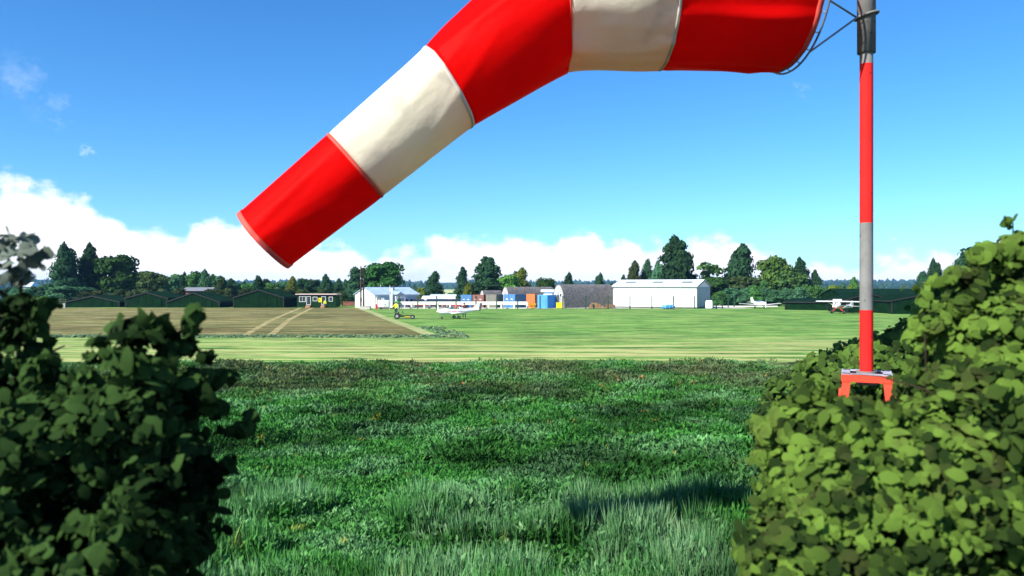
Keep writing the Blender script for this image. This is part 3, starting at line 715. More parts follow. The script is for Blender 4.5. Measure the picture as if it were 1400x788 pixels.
# --- pale roofs (polytunnel like sheds) behind rail fence
paleroof = mat('pale_blue_sheeting', (.55, .66, .76), .5, .08, 1.0)
for p0, p1, e0, top, eave, d, lab in ((574, 607, 574, 404.6, 412.5, 133, 'lower pale blue sheeted open shed, left part behind the rail fence'), (585, 623.5, 590, 402.8, 411, 132, 'taller pale blue sheeted open shed roof behind the rail fence')):
    x0, x1 = X(p0, d), X(p1, d); L = x1-x0; t = empty('open_shed', (x0, d, 0), 0, label=lab, cat='shed', group='pale roofed sheds behind the rail fence')
    zt, ze = Z(top, d+3), Z(eave, d)
    q = MB(); q.add([(0, 0, ze), (L, 0, ze), (L-.15, 3, zt), (.15, 3, zt), (0, 0, ze-.06), (L, 0, ze-.06), (L-.15, 3, zt-.06), (.15, 3, zt-.06)], [(0, 1, 2, 3), (7, 6, 5, 4), (0, 4, 5, 1), (1, 5, 6, 2), (2, 6, 7, 3), (3, 7, 4, 0)])
    for i in range(int(L/.6)+1): q.box(i*.6, -.01, ze-.01, i*.6+.03, .05, ze+.03)
    q.build('roof', paleroof, t)
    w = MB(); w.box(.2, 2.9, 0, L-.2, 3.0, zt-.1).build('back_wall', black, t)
    for i in range(4): MB().box(.1+i*(L-.3)/3, .05, 0, .2+i*(L-.3)/3, .15, ze-.07).build('post', trimgrey, t)
# cars under them
def car(px, d, rz, col, lab):
    t = empty('parked_car', (X(px, d), d, 0), rz, label=lab, cat='car', group='cars parked behind the rail fence')
    body = MB(); sec = [(-2.0, .35, .75, .72), (-1.85, .28, .9, .80), (-1.0, .26, .95, .84), (.9, .26, .92, .84), (1.8, .28, .78, .80), (2.05, .36, .62, .70)]
    rings = []
    for x, z0, z1, hw in sec:
        rings.append([(x, -hw, z0), (x, hw, z0), (x, hw+.03, (z0+z1)/2), (x, hw-.06, z1), (x, -hw+.06, z1), (x, -hw-.03, (z0+z1)/2)])
    body.loft(rings, sm=False); body.build('body', mat('car_'+lab[:12].replace(' ', '_'), col, .25, .03, spec=.6), t, .03)
    cab = MB(); cab.loft([[(-1.7, -.66, .88), (-1.7, .66, .88), (-1.25, .55, 1.38), (-1.25, -.55, 1.38)], [(1.05, -.68, .88), (1.05, .68, .88), (.35, .56, 1.40), (.35, -.56, 1.40)]], sm=False)
    cab.build('window', glass, t, .02)
    rf = MB(); rf.box(-1.25, -.56, 1.385, .35, .56, 1.43); rf.build('roof', MATS['car_'+lab[:12].replace(' ', '_')], t, .02)
    for x in (-1.25, 1.3):
        for s in (-1, 1):
            wh = MB().tube((x, s*.62, .31), (x, s*.86, .31), .31, n=20).build('wheel', mat('tyre', (.02, .02, .02), .9), t)
            MB().tube((x, s*.865, .31), (x, s*.875, .31), .19, n=14).build('rim', mat('galvanised', (.42, .43, .43)), wh)
    for s in (-1, 1): MB().box(2.0, s*.55-.12, .52, 2.09, s*.55+.12, .64).build('headlight', mat('lamp_glass', (.7, .7, .7), .1), t)
car(576, 127.5, R(10), (.30, .02, .03), 'red car parked at the left end of the pale roofed shed')
car(594, 127.8, R(5), (.03, .035, .04), 'dark car parked under the pale shed roof, second from left')
car(608, 128, R(-4), (.02, .02, .025), 'black car parked under the middle of the pale shed roof')
car(621, 127.6, R(8), (.42, .03, .08), 'crimson car parked under the right end of the pale shed')
car(629, 129.5, R(20), (.16, .17, .18), 'grey car parked between the pale shed and the blue container')

# --- white rail fence
def rail_fence():
    d = 121.5; x0, x1 = X(545, d), X(720.5, d); L = x1-x0
    t = empty('rail_fence', (x0, d, 0), 0, label='white post and rail fence in front of the containers', cat='fence')
    r = mat('fence_white', (.78, .76, .70), .7, .08, 3, dirt=((.5, .47, .40), 5, .58, .6))
    MB().box(0, 0, .62, L, .06, 1.12).build('rail', r, t, .01); MB().box(0, 0, .02, L, .06, .13).build('kick_board', r, t)
    n = 10
    for i in range(n+1): MB().box(L*i/n-.14, -.06, 0, L*i/n+.14, -.003, 1.0).build('post', r, t)
rail_fence()
# --- tall green mesh fence
def mesh_fence():
    px = [545.5, 571.2, 597, 623.5, 650.6, 679, 707.8, 738.4, 769.7, 800.9, 831.4, 861.3, 891.3, 920.6, 949.8, 979.5]
    d = 120; t = empty('mesh_fence', (X(px[0], d), d, 0), 0, label='tall dark green wire mesh fence along the apron', cat='fence')
    g = mat('fence_green', (.012, .055, .022), .5); x0 = X(px[0], d)
    for p in px:
        q = MB().box(X(p, d)-x0-.085, -.085, 0, X(p, d)-x0+.085, .085, 1.98).box(X(p, d)-x0-.1, -.1, 1.98, X(p, d)-x0+.1, .1, 2.03).build('post', g, t)
    m = MB(); L = X(px[-1], d)-x0
    for k in range(11): z = .1+k*.18; m.box(0, -.006, z, L, .006, z+.008)
    for k in range(int(L/.3)): m.box(k*.3, -.004, .1, k*.3+.006, .004, 1.9)
    m.build('wire_mesh', g, t)
    # low posts running away to the right
    for i, p in enumerate((987.5, 995.5, 1003.6, 1011.6)):
        dd = 122+i*4.5; q = empty('fence_post', (X(p, dd), dd, 0), 0, label='short green post, '+ORD[i]+' from the white tank in the row running back', cat='post', group='green posts running back from the white tank')
        MB().box(-.08, -.08, 0, .08, .08, 1.85).build('post_shaft', g, q); MB().box(-.095, -.095, 1.85, .095, .095, 1.9).build('cap', g, q)
mesh_fence()
wk = MB(); wk.box(-8, 0, 0, 8, .1, .16).build('white_kerb_rail', white, label='low white rail in the grass left of the far parked aeroplane', cat='rail').location = (X(1000, 133), 133, 0)

# --- containers
def container(pL, pC, pR, d, phi, top, col, dark, lab, doors='left', hmark=True):
    x0, a, b, rz = boxfit(pL, pC, pR, d, phi); zt = Z(top, d)
    t = empty('shipping_container', (x0, d, 0), rz, label=lab, cat='container', group='containers along the apron')
    m = mat('cont_'+lab[:14].replace(' ', '_'), col, .55, .12, 2.0, dirt=((.18, .10, .06), 4, .62, .4))
    w = MB()
    w.box(.04, .04, .12, b-.04, a-.04, zt-.05)
    n = int(b/.28)
    for i in range(n):                                        # corrugation on the long side
        u = .12+(b-.24)*i/n; w.box(u, .0, .2, u+(b-.24)/n*.5, .037, zt-.16); w.box(u, a-.037, .2, u+(b-.24)/n*.5, a, zt-.16)
    w.build('shell', m, t)
    f = MB()
    for u in (0, b-.12):
        for v in (-.01, a-.11): f.box(u-.005, v, 0, u+.12, v+.12, zt)
    f.box(.12, -.01, zt-.14, b-.12, .06, zt).box(.12, -.01, 0, b-.12, .06, .15).box(-.01, .12, zt-.14, .06, a-.12, zt).box(-.01, .12, 0, .06, a-.12, .15)
    f.build('frame', m, t)
    for s in (0, 1):
        y0 = .13 if s == 0 else a/2+.01; y1 = a/2-.01 if s == 0 else a-.13
        dr = MB().box(-.015, y0, .17, .035, y1, zt-.17)
        for k in range(5): z = .3+k*(zt-.6)/5; dr.box(-.035, y0+.06, z, -.015, y1-.06, z+(zt-.6)/10)
        o = dr.build('door', m, t)
        lb = MB(); 
        for k in (.3, .7): yy_ = y0+(y1-y0)*k; lb.tube((-.06, yy_, .2), (-.06, yy_, zt-.2), .02, n=6)
        lb.build('lock_bar', mat('galvanised', (.42, .43, .43)), o)
        if hmark: MB().box(-.045, y0+(y1-y0)*.25, zt*.60, -.037, y0+(y1-y0)*.7, zt*.60+.16).build('label_plate', mat('plate_pale', (.65, .70, .74), .6), o)
    return t
container(630, 644.5, 648, 127.5, 12, 403.3, (.06, .20, .42), 0, 'mid blue container, leftmost in the container row')
container(646, 661, 666, 127, 14, 403.3, (.25, .09, .065), 0, 'rust brown container with dark side')
container(664.5, 678.5, 688, 126.8, 16, 403, (.20, .195, .15), 0, 'weathered grey container between the brown and blue ones', hmark=False)
container(689, 704, 720, 126.5, 28, 402.5, (.06, .20, .40), 0, 'mid blue container with navy side, left of the orange one')
container(719.7, 731, 735.5, 126, 20, 402.3, (.62, .17, .025), 0, 'bright orange container behind the orange skip', hmark=False)
container(735, 748.2, 760.2, 124, 30, 403.5, (.06, .33, .85), 0, 'sky blue container with royal blue side, rightmost of the row', hmark=False)
sk = empty('skip', (X(728.3, 121.8), 121.8, 0), R(0), label='small orange metal skip in front of the orange container', cat='skip')
m = MB(); o1 = [(-.28, -.3, .05), (.32, -.3, .05), (.32, .3, .05), (-.28, .3, .05)]; o2 = [(-.72, -.5, .85), (.56, -.5, .85), (.56, .5, .85), (-.72, .5, .85)]
i2 = [(-.66, -.44, .85), (.50, -.44, .85), (.50, .44, .85), (-.66, .44, .85)]; i1 = [(-.22, -.24, .12), (.26, -.24, .12), (.26, .24, .12), (-.22, .24, .12)]
m.loft([o1, o2, i2, i1], sm=False); m.build('bin', mat('skip_orange', (.75, .30, .02), .5, .15, dirt=((.3, .1, .04), 4, .56, .5)), sk)
MB().tube((-.5, -.54, .6), (.45, -.54, .6), .03, n=6).build('lifting_rail', mat('skip_orange', (.7, .27, .02)), sk)
# white flat building behind, yellow tank
wb = empty('white_annexe', (X(741, 127.5), 127.5, 0), 0, label='white flat roofed annexe between the containers and largest grey hut', cat='building')
dd = 127.5; Lb = X(769.5, dd)-X(743, dd)
MB().box(.3, 0, 0, Lb, 3.0, Z(399.5, dd)).build('wall', white, wb); MB().box(-.1, -.25, Z(399.4, dd), Lb+.1, 3.2, Z(396.2, dd)).build('fascia', white, wb)
window_x(wb, 1.7, Z(403.2, dd)-.05, 1.2, .35, 0, mat('galvanised', (.42, .43, .43))); 
yb = empty('yellow_bin', (X(764.5, 122.8), 122.8, 0), 0, label='bright yellow square bin beside the sky blue container', cat='bin')
MB().box(-.46, -.4, .05, .46, .4, .88).build('body', mat('bin_yellow', (.80, .65, .01), .5, .1), yb, .04); MB().box(-.5, -.44, .88, .5, .44, .96).build('lid', mat('bin_yellow', (.8, .65, .01)), yb, .02)

# --- nissen huts
hutm = mat('weathered_tin', (.115, .108, .105), .6, .22, 1.5, metal=.1, dirt=((.19, .18, .165), 2.5, .5, .5)); hutend = mat('hut_end', (.34, .335, .31), .8, .12, 2)
def hut(pL, pC, pR, d, phi, top, lab):
    x0, a, b, rz = boxfit(pL, pC, pR, d, phi); zt = Z(top, d+2)
    t = empty('arched_hut', (x0, d, 0), rz, label=lab, cat='hut', group='arched grey tin huts')
    n = 28; rings = []; nr = int(b/.32); 
    for i in range(nr*2+1):
        k = 1.0 if i % 2 else .985; x = b*i/(nr*2)
        rings.append([(x, a/2-a/2*k*math.cos(math.pi*j/n), zt*k*math.sin(math.pi*j/n)**.9) for j in range(n+1)])
    s = MB().loft(rings, close=False, cap=False, sm=False); s.build('arched_roof', hutm, t)
    for xx_ in (.06, b-.06):
        e = MB()
        pr = [(a/2-a/2*.975*math.cos(math.pi*j/n), zt*.975*math.sin(math.pi*j/n)**.9) for j in range(n+1)]
        e.prism(pr, 'x', xx_-.03, xx_+.03); e.build('end_wall', hutend, t)
    window_y(t, a*.2, zt*.45, a*.18, zt*.18, .03); MB().box(-.03, a*.42, .02, .026, a*.62, zt*.55).build('door', trimgrey, t)
hut(655.5, 662, 688, 138, 62, 397, 'smallest arched grey hut, behind the brown and grey containers')
hut(685, 696, 760, 134.5, 60, 392.3, 'middle sized arched grey hut behind the blue and orange containers')
hut(755, 771.5, 842, 124.8, 56, 389, 'largest arched grey tin hut next to the white shed')
# wood pile
def logpile():
    d = 121.8; t = empty('log_pile', (X(818, d), d, 0), 0, label='low stack of orange brown logs in front of the largest hut', cat='log pile')
    bk = mat('log_bark', (.16, .09, .05), .9, .3, 6); en = mat('log_end', (.34, .19, .09), .9, .2, 8); r = random.Random(4)
    for row_ in range(4):
        for i in range(9-row_*2):
            x = -1.5+row_*.15+i*.34+r.uniform(-.05, .05); z = .15+row_*.22
            l = MB(); l.tube((x, -.6, z), (x+.1, .7, z), .14, n=10, cap=False)
            l.add([(x+math.cos(j*.628)*.14, -.6+r.uniform(-.01, .01), z+math.sin(j*.628)*.14) for j in range(10)], [tuple(range(10))], 1)
            l.build('log', [bk, en], t)
    for i in range(5): 
        y = -.2+i*.15; MB().tube((1.2, y, .15+i*.1), (2.7, y+.1, .2+i*.09), .11, .09, 8).build('log', bk, t)
logpile()

# --- white shed
def shed():
    d = 121.6; phi = 28; x0, a, b, rz = boxfit(838, 953.2, 970.8, d, phi)
    ze, zr = Z(391.6, d), Z(383.3, d+4)
    wm = mat('shed_white', (.82, .82, .78), .65, .03, .6, dirt=((.52, .55, .38), .8, .62, .35))
    t = gable('shed', (x0, d, 0), rz, b, a, ze, zr, 'y', wm, mat('shed_roof_white', (.80, .82, .84), .5, .04, 1), .15, 0, trim=mat('shed_trim', (.12, .15, .16), .6), label='large white metal shed with three roof lights', cat='shed')
    # ribs on front (facing -x)
    r = MB()
    for i in range(1, int(a/.5)): r.box(-.018, i*.5-.02, .25, 0, i*.5+.02, ze-.2)
    r.build('cladding_rib', wm, t)
    MB().box(-.06, -.05, 0, b+.02, -.003, .22).box(-.06, 0, 0, -.003, a, .22).build('plinth', trimgrey, t)
    MB().box(.15, -.04, .05, b-.15, -.003, ze-.1).build('end_shade_sheet', mat('shed_end_shade_grey', (.33, .40, .42), .6, .08), t)  # grey sheet: the white end wall's shade is put into its colour
    sl = (zr-ze)/(b/2)
    for k in (.83, .50, .155):
        s = MB(); y0 = a*k-.0; x_a, x_b = b*.17, b*.34
        s.add([(x_a, y0-.9, ze+sl*x_a+.15), (x_b, y0-.9, ze+sl*x_b+.15), (x_b, y0+.9, ze+sl*x_b+.15), (x_a, y0+.9, ze+sl*x_a+.15),
               (x_a, y0-.9, ze+sl*x_a+.05), (x_b, y0-.9, ze+sl*x_b+.05), (x_b, y0+.9, ze+sl*x_b+.05), (x_a, y0+.9, ze+sl*x_a+.05)], [(0, 1, 2, 3), (7, 6, 5, 4), (0, 4, 5, 1), (1, 5, 6, 2), (2, 6, 7, 3), (3, 7, 4, 0)])
        s.build('roof_light', mat('rooflight_glass', (.20, .25, .22), .3, .2), t)
shed()
# blue tarpaulin heap, white plastic tank
m = MB(); V_, F_ = lump((0, 0, .38), (1.0, .55, .46), 12, 3, .16); V_[:, 2] = np.clip(V_[:, 2], 0, .72)
V_[:, 0] *= 1+.25*(.7-V_[:, 2])
tp = empty('tarpaulin_heap', (X(913.5, 119.5), 119.5, 0), 0, label='bright blue tarpaulin over a low heap before the white shed', cat='tarpaulin')
link('tarpaulin', arrmesh('tarpaulin', V_, F_.ravel(), 3), mat('tarp_blue', (.05, .25, .62), .4, .2, 5, bump=.8, bscale=6), tp)
rp = MB()
for k in (-.5, .1, .6): rp.path([(k, -.68, .05), (k, -.5, .62), (k, 0, .76), (k, .5, .62)], [.02]*4, 5)
rp.build('rope', mat('rope_pale', (.5, .5, .45), .9), tp)
wt_ = empty('water_tank', (X(969.5, 119.5), 119.5, 0), R(-8), label='white upright plastic water tank at the shed corner', cat='water tank')
rg = []
for z, k in ((.12, .52), (.3, .56), (1.1, .52), (1.28, .46), (1.34, .40)): rg.append([(k*1.0*math.copysign(abs(math.cos(a))**.5, math.cos(a)), k*.9*math.copysign(abs(math.sin(a))**.5, math.sin(a)), z) for a in [R(i*15) for i in range(24)]])
MB().loft(rg).build('body', white, wt_); MB().box(-.5, -.45, 0, .5, .45, .118).build('pallet', trimgrey, wt_); MB().tube((0, 0, 1.34), (0, 0, 1.42), .16, n=14).build('cap', trimgrey, wt_)
for sx in (-.2, .15): MB().box(sx, -.56, .35, sx+.07, -.5, .55).build('strap', trimgrey, wt_)

# --- right green hangars
g3 = 'green hangars on the right'
def hang(pL, pC, pR, d, phi, ev, top, axis, lab, ribs=.6):
    x0, a, b, rz = boxfit(pL, pC, pR, d, phi)
    return gable('hangar', (x0, d, 0), rz, b, a, Z(ev, d), Z(top, d), axis, dkgreen, dkgreen_roof, .15, ribs, trim=black, label=lab, cat='hangar', group=g3)
hang(1073, 1131, 1160, 113, 24, 413, 402.5, 'y', 'long low dark green hangar left of the red and white aeroplane')
def hang2(x0, x1, d, ev, top, dep, lab):
    xa = X(x0, d); Wd = X(x1, d)-xa; t = gable('hangar', (xa, d, 0), 0, Wd, dep, Z(ev, d), Z(top, d), 'y', dkgreen, dkgreen_roof, .12, .5, trim=black, label=lab, cat='hangar', group=g3)
    zt = Z(ev, d); dm = MB()
    for i in range(4): dm.box(Wd*(.12+.76*i/4)+.02, -.11, .03, Wd*(.12+.76*(i+1)/4)-.02, -.05, zt*.98)
    dm.build('sliding_door', dkgreen, t)
hang2(1158, 1217, 103, 409.5, 400.8, 6, 'dark green gabled hangar directly behind the mast')
hang2(1219, 1297, 98, 411, 403.6, 6, 'dark green gabled hangar right of the mast, half behind the bush')
hh_ = X(1152, 113); gable('hangar', (hh_, 113, 0), 0, X(1262, 113)-hh_, 8, Z(405, 113), Z(396, 115), 'x', dkgreen, dkgreen_roof, .15, .6, label='tallest dark green hangar roof, rising behind the two gabled ones', cat='hangar', group=g3)
# --- paddock fence far left
def paddock():
    d = 126; t = empty('paddock_fence', (X(38, d), d, 0), 0, label='weathered timber rail fence by the far left hangar', cat='fence'); w = mat('grey_timber', (.055, .075, .035), .9, .25); L = X(90, d)-X(38, d)
    for i in range(8): MB().box(L*i/7-.06, -.05, 0, L*i/7+.06, .05, 1.5).build('post', w, t)
    for z in (.35, .7, 1.05, 1.38): MB().box(0, -.08, z, L, -.053, z+.1).build('rail', w, t)
    MB().box(L-.3, -.3, 0, L+.05, -.06, .75).build('gate_box', mat('galvanised', (.42, .43, .43)), t)
paddock()

# ================================================================== AIRCRAFT
plane_white = mat('aircraft_white', (.80, .80, .80), .3, .02, spec=.6); plane_red = mat('aircraft_red', (.70, .02, .012), .35, .05); tyre = mat('tyre', (.02, .02, .02), .9)
def sect(x, cy, cz, hw, hh, n=20, p=.8):
    out = []
    for i in range(n):
        a = 2*math.pi*i/n; c_, s_ = math.cos(a), math.sin(a)
        out.append((x, cy+hw*math.copysign(abs(c_)**p, c_), cz+hh*math.copysign(abs(s_)**p, s_)))
    return out
def foil(y, x0, ch, z, th):
    pr = [(0, 0), (.03, .5), (.2, 1), (.45, .9), (.8, .35), (1, 0), (.8, -.15), (.4, -.3), (.1, -.35)]
    return [(x0-u*ch, y, z+v*th) for u, v in pr]
def wheel(t, x, y, z, r, w=.12, spat=None):
    q = MB().tube((x, y-w/2, z), (x, y+w/2, z), r, n=18).build('wheel', tyre, t)
    MB().tube((x, y-w/2-.01, z), (x, y+w/2+.01, z), r*.5, n=12).build('hub', mat('galvanised', (.42, .43, .43)), q)
def propeller(t, x, z, r, ang, m_=None):
    p = MB(); 
    for s in (0, 1):
        a = ang+s*math.pi; dy, dz = math.cos(a), math.sin(a)
        p.loft([[(x+.02, dy*k*r-dz*w, z+dz*k*r+dy*w), (x-.03, dy*k*r+dz*w, z+dz*k*r-dy*w), (x-.04, dy*k*r+dz*w, z+dz*k*r-dy*w), (x+.01, dy*k*r-dz*w, z+dz*k*r+dy*w)] for k, w in ((.05, .04), (.4, .07), (.8, .06), (1, .03))], sm=False)
    o = p.build('propeller', m_ or plane_white, t)
    MB().loft([sect(x-.1, 0, z, .15, .15, 12, 1), sect(x+.06, 0, z, .12, .12, 12, 1), sect(x+.2, 0, z, .02, .02, 12, 1)]).build('spinner', plane_white, o)

def low_wing(loc, rz, sc, lab, span=7.0, open_canopy=True, dark=False):
    t = empty('light_aircraft', loc, rz, label=lab, cat='aeroplane'); t.scale = (sc,)*3
    f = MB(); f.loft([sect(2.75, 0, 1.02, .20, .20), sect(2.5, 0, 1.0, .34, .32), sect(1.7, 0, .98, .46, .40), sect(.6, 0, .98, .52, .44), sect(-.5, 0, 1.0, .46, .40), sect(-1.6, 0, 1.08, .26, .27), sect(-3.0, 0, 1.2, .10, .15)])
    f.build('fuselage', plane_white, t)
    for s in (-1, 1):
        w = MB(); w.loft([foil(s*.35, 1.15, 1.35, .68, .10), foil(s*span/2*.7, 1.05, 1.15, .68+.07*span/2*.7, .08), foil(s*span/2, .9, .8, .68+.07*span/2, .05)]); w.build('wing', plane_white, t)
        h = MB(); h.loft([foil(s*.05, -2.35, .75, 1.22, .04), foil(s*1.15, -2.5, .5, 1.22, .03)]); h.build('tailplane', plane_white, t)
        MB().box(.5, s*.44-.012, .93, 1.0, s*.53, .97).build('step', plane_red, t)
    fin = MB(); fin.prism([(-2.1, 1.28), (-3.05, 1.3), (-3.3, 2.15), (-2.95, 2.2)], 'y', -.04, .04); fin.build('fin', plane_white, t, .01)
    MB().prism([(-3.05, 1.05), (-3.35, 1.05), (-3.55, 2.1), (-3.3, 2.12)], 'y', -.03, .03).build('rudder', mat('rudder_dark', (.10, .11, .12), .5) if open_canopy else plane_white, t)
    st = MB()
    for s in (-1, 1): st.box(-2.4, s*.30-.01 if s > 0 else s*.30-.01, 1.12, .9, s*.30+.01, 1.12)
    sm = MB()
    for s in (-1, 1): sm.add([(1.7, s*.475, 1.02), (.6, s*.535, 1.04), (-.5, s*.475, 1.05), (-.5, s*.475, 1.10), (.6, s*.535, 1.09), (1.7, s*.475, 1.06)], [(0, 1, 2, 3, 4, 5)])
    sm.build('stripe', plane_red, t)
    # canopy
    cg = mat('canopy_glass', (.05, .10, .12), .08, .1, spec=.9)
    ws = MB().loft([sect(1.35, 0, 1.32, .25, .04, 16, 1), sect(1.05, 0, 1.36, .38, .22, 16, 1), sect(.75, 0, 1.38, .40, .30, 16, 1)]).build('windscreen', cg, t)
    MB().loft([sect(-.2, 0, 1.38, .38, .26, 16, 1), sect(-.6, 0, 1.33, .34, .18, 16, 1), sect(-1.0, 0, 1.28, .22, .08, 16, 1)]).build('rear_canopy', plane_white if open_canopy else cg, t)
    if not open_canopy: MB().loft([sect(.75, 0, 1.38, .40, .30, 16, 1), sect(-.2, 0, 1.38, .38, .27, 16, 1)]).build('canopy', cg, t)
    else:
        MB().path([(.75, -.38, 1.4), (.5, -.30, 1.63), (0, -.28, 1.66), (-.2, -.34, 1.5)], [.018]*4, 6).build('canopy_frame', plane_white, t)
        MB().box(-.1, -.35, 1.35, .7, .35, 1.405).build('cockpit', black, t)
    MB().path([(2.1, 0, .75), (2.25, 0, .25)], [.03, .025], 8).build('nose_leg', mat('galvanised', (.42, .43, .43)), t); wheel(t, 2.27, 0, .17, .17)
    for s in (-1, 1):
        MB().path([(.3, s*.5, .7), (.2, s*.95, .25)], [.05, .04], 8).build('main_leg', mat('galvanised', (.42, .43, .43)), t); wheel(t, .2, s*.98, .22, .22)
    propeller(t, 2.85, 1.02, .82, R(88))
    return t
dA = 83.5; cA = (X(626, dA), dA, 0); yawA = R(180+24)
low_wing(cA, yawA, .80, 'white low wing light aircraft with open canopy on the mown grass', 6.6)
dB = 121; low_wing((X(1041, dB), dB+1.2, .02), R(-90+9), .80, 'white and silver low wing aeroplane facing the camera by the hedge', 8.6, False)

def high_wing():
    d = 99.5; t = empty('light_aircraft', (X(1150, d), d, 0), R(180+38), label='white high wing tailwheel aeroplane with red stripe beside the mast', cat='aeroplane'); t.scale = (.80,)*3
    f = MB(); f.loft([sect(2.1, 0, 1.2, .30, .26), sect(1.9, 0, 1.22, .40, .36), sect(1.1, 0, 1.28, .42, .44), sect(.3, 0, 1.35, .40, .56), sect(-.6, 0, 1.30, .36, .48), sect(-1.9, 0, 1.12, .22, .27), sect(-3.6, 0, 1.02, .06, .12)]); f.build('fuselage', plane_white, t)
    w = MB(); w.loft([foil(-4.0, .75, 1.2, 1.93, .10), foil(0, .85, 1.45, 1.93, .14), foil(4.0, .75, 1.2, 1.93, .10)]); w.build('wing', plane_white, t)
    for s in (-1, 1):
        MB().path([(.35, s*.38, .85), (.3, s*2.2, 1.9)], [.03, .03], 6).build('wing_strut', plane_white, t)
        MB().loft([foil(s*.05, -2.9, .8, 1.15, .04), foil(s*1.35, -3.05, .5, 1.15, .03)]).build('tailplane', plane_white, t)
        sd_ = MB().add([(.9, s*.43, 1.33), (.1, s*.42, 1.38), (-.9, s*.36, 1.42), (-.9, s*.36, 1.66), (.1, s*.41, 1.80), (.75, s*.41, 1.78)], [(0, 1, 2, 3, 4, 5)]).build('side_window', glass, t)
        st = MB().add([(1.9, s*.41, 1.0), (1.1, s*.445, .96), (.3, s*.43, .98), (-1.9, s*.235, 1.16), (-3.3, s*.10, 1.10), (-1.9, s*.235, 1.24), (.3, s*.43, 1.20), (1.1, s*.445, 1.14)], [(0, 1, 2, 3, 4, 5, 6, 7)]).build('stripe', plane_red, t)
        MB().path([(.9, s*.3, .85), (1.0, s*1.0, .32)], [.06, .05], 8).build('gear_leg', plane_red, t); wheel(t, 1.0, s*1.05, .30, .30, .2)
    MB().add([(.95, -.36, 1.5), (.95, .36, 1.5), (.62, .34, 1.9), (.62, -.34, 1.9)], [(0, 1, 2, 3)]).build('windscreen', glass, t)
    MB().prism([(-2.6, 1.15), (-3.6, 1.1), (-3.85, 1.2), (-3.75, 1.95), (-3.35, 2.05)], 'y', -.035, .035).build('fin', plane_white, t)
    MB().path([(-3.3, 0, .95), (-3.5, 0, .2)], [.025, .02], 6).build('tail_leg', trimgrey, t); wheel(t, -3.52, 0, .11, .11, .06)
    propeller(t, 2.15, 1.2, .85, R(70), trimgrey)
    MB().box(1.85, -.2, .95, 2.12, .2, 1.08).build('cowl_intake', plane_red, t)
high_wing()
pb = empty('notice_panel', (X(1144.7, 101.5), 101.5, 0), 0, label='plain white square panel on posts behind the high wing aeroplane', cat='panel')
MB().box(-.57, -.03, Z(416.5, 101.5), .57, .03, Z(409.2, 101.5)).build('panel', white, pb)
for s in (-.4, .4): MB().box(s-.03, .035, 0, s+.03, .09, Z(410, 101.5)).build('post', trimgrey, pb)

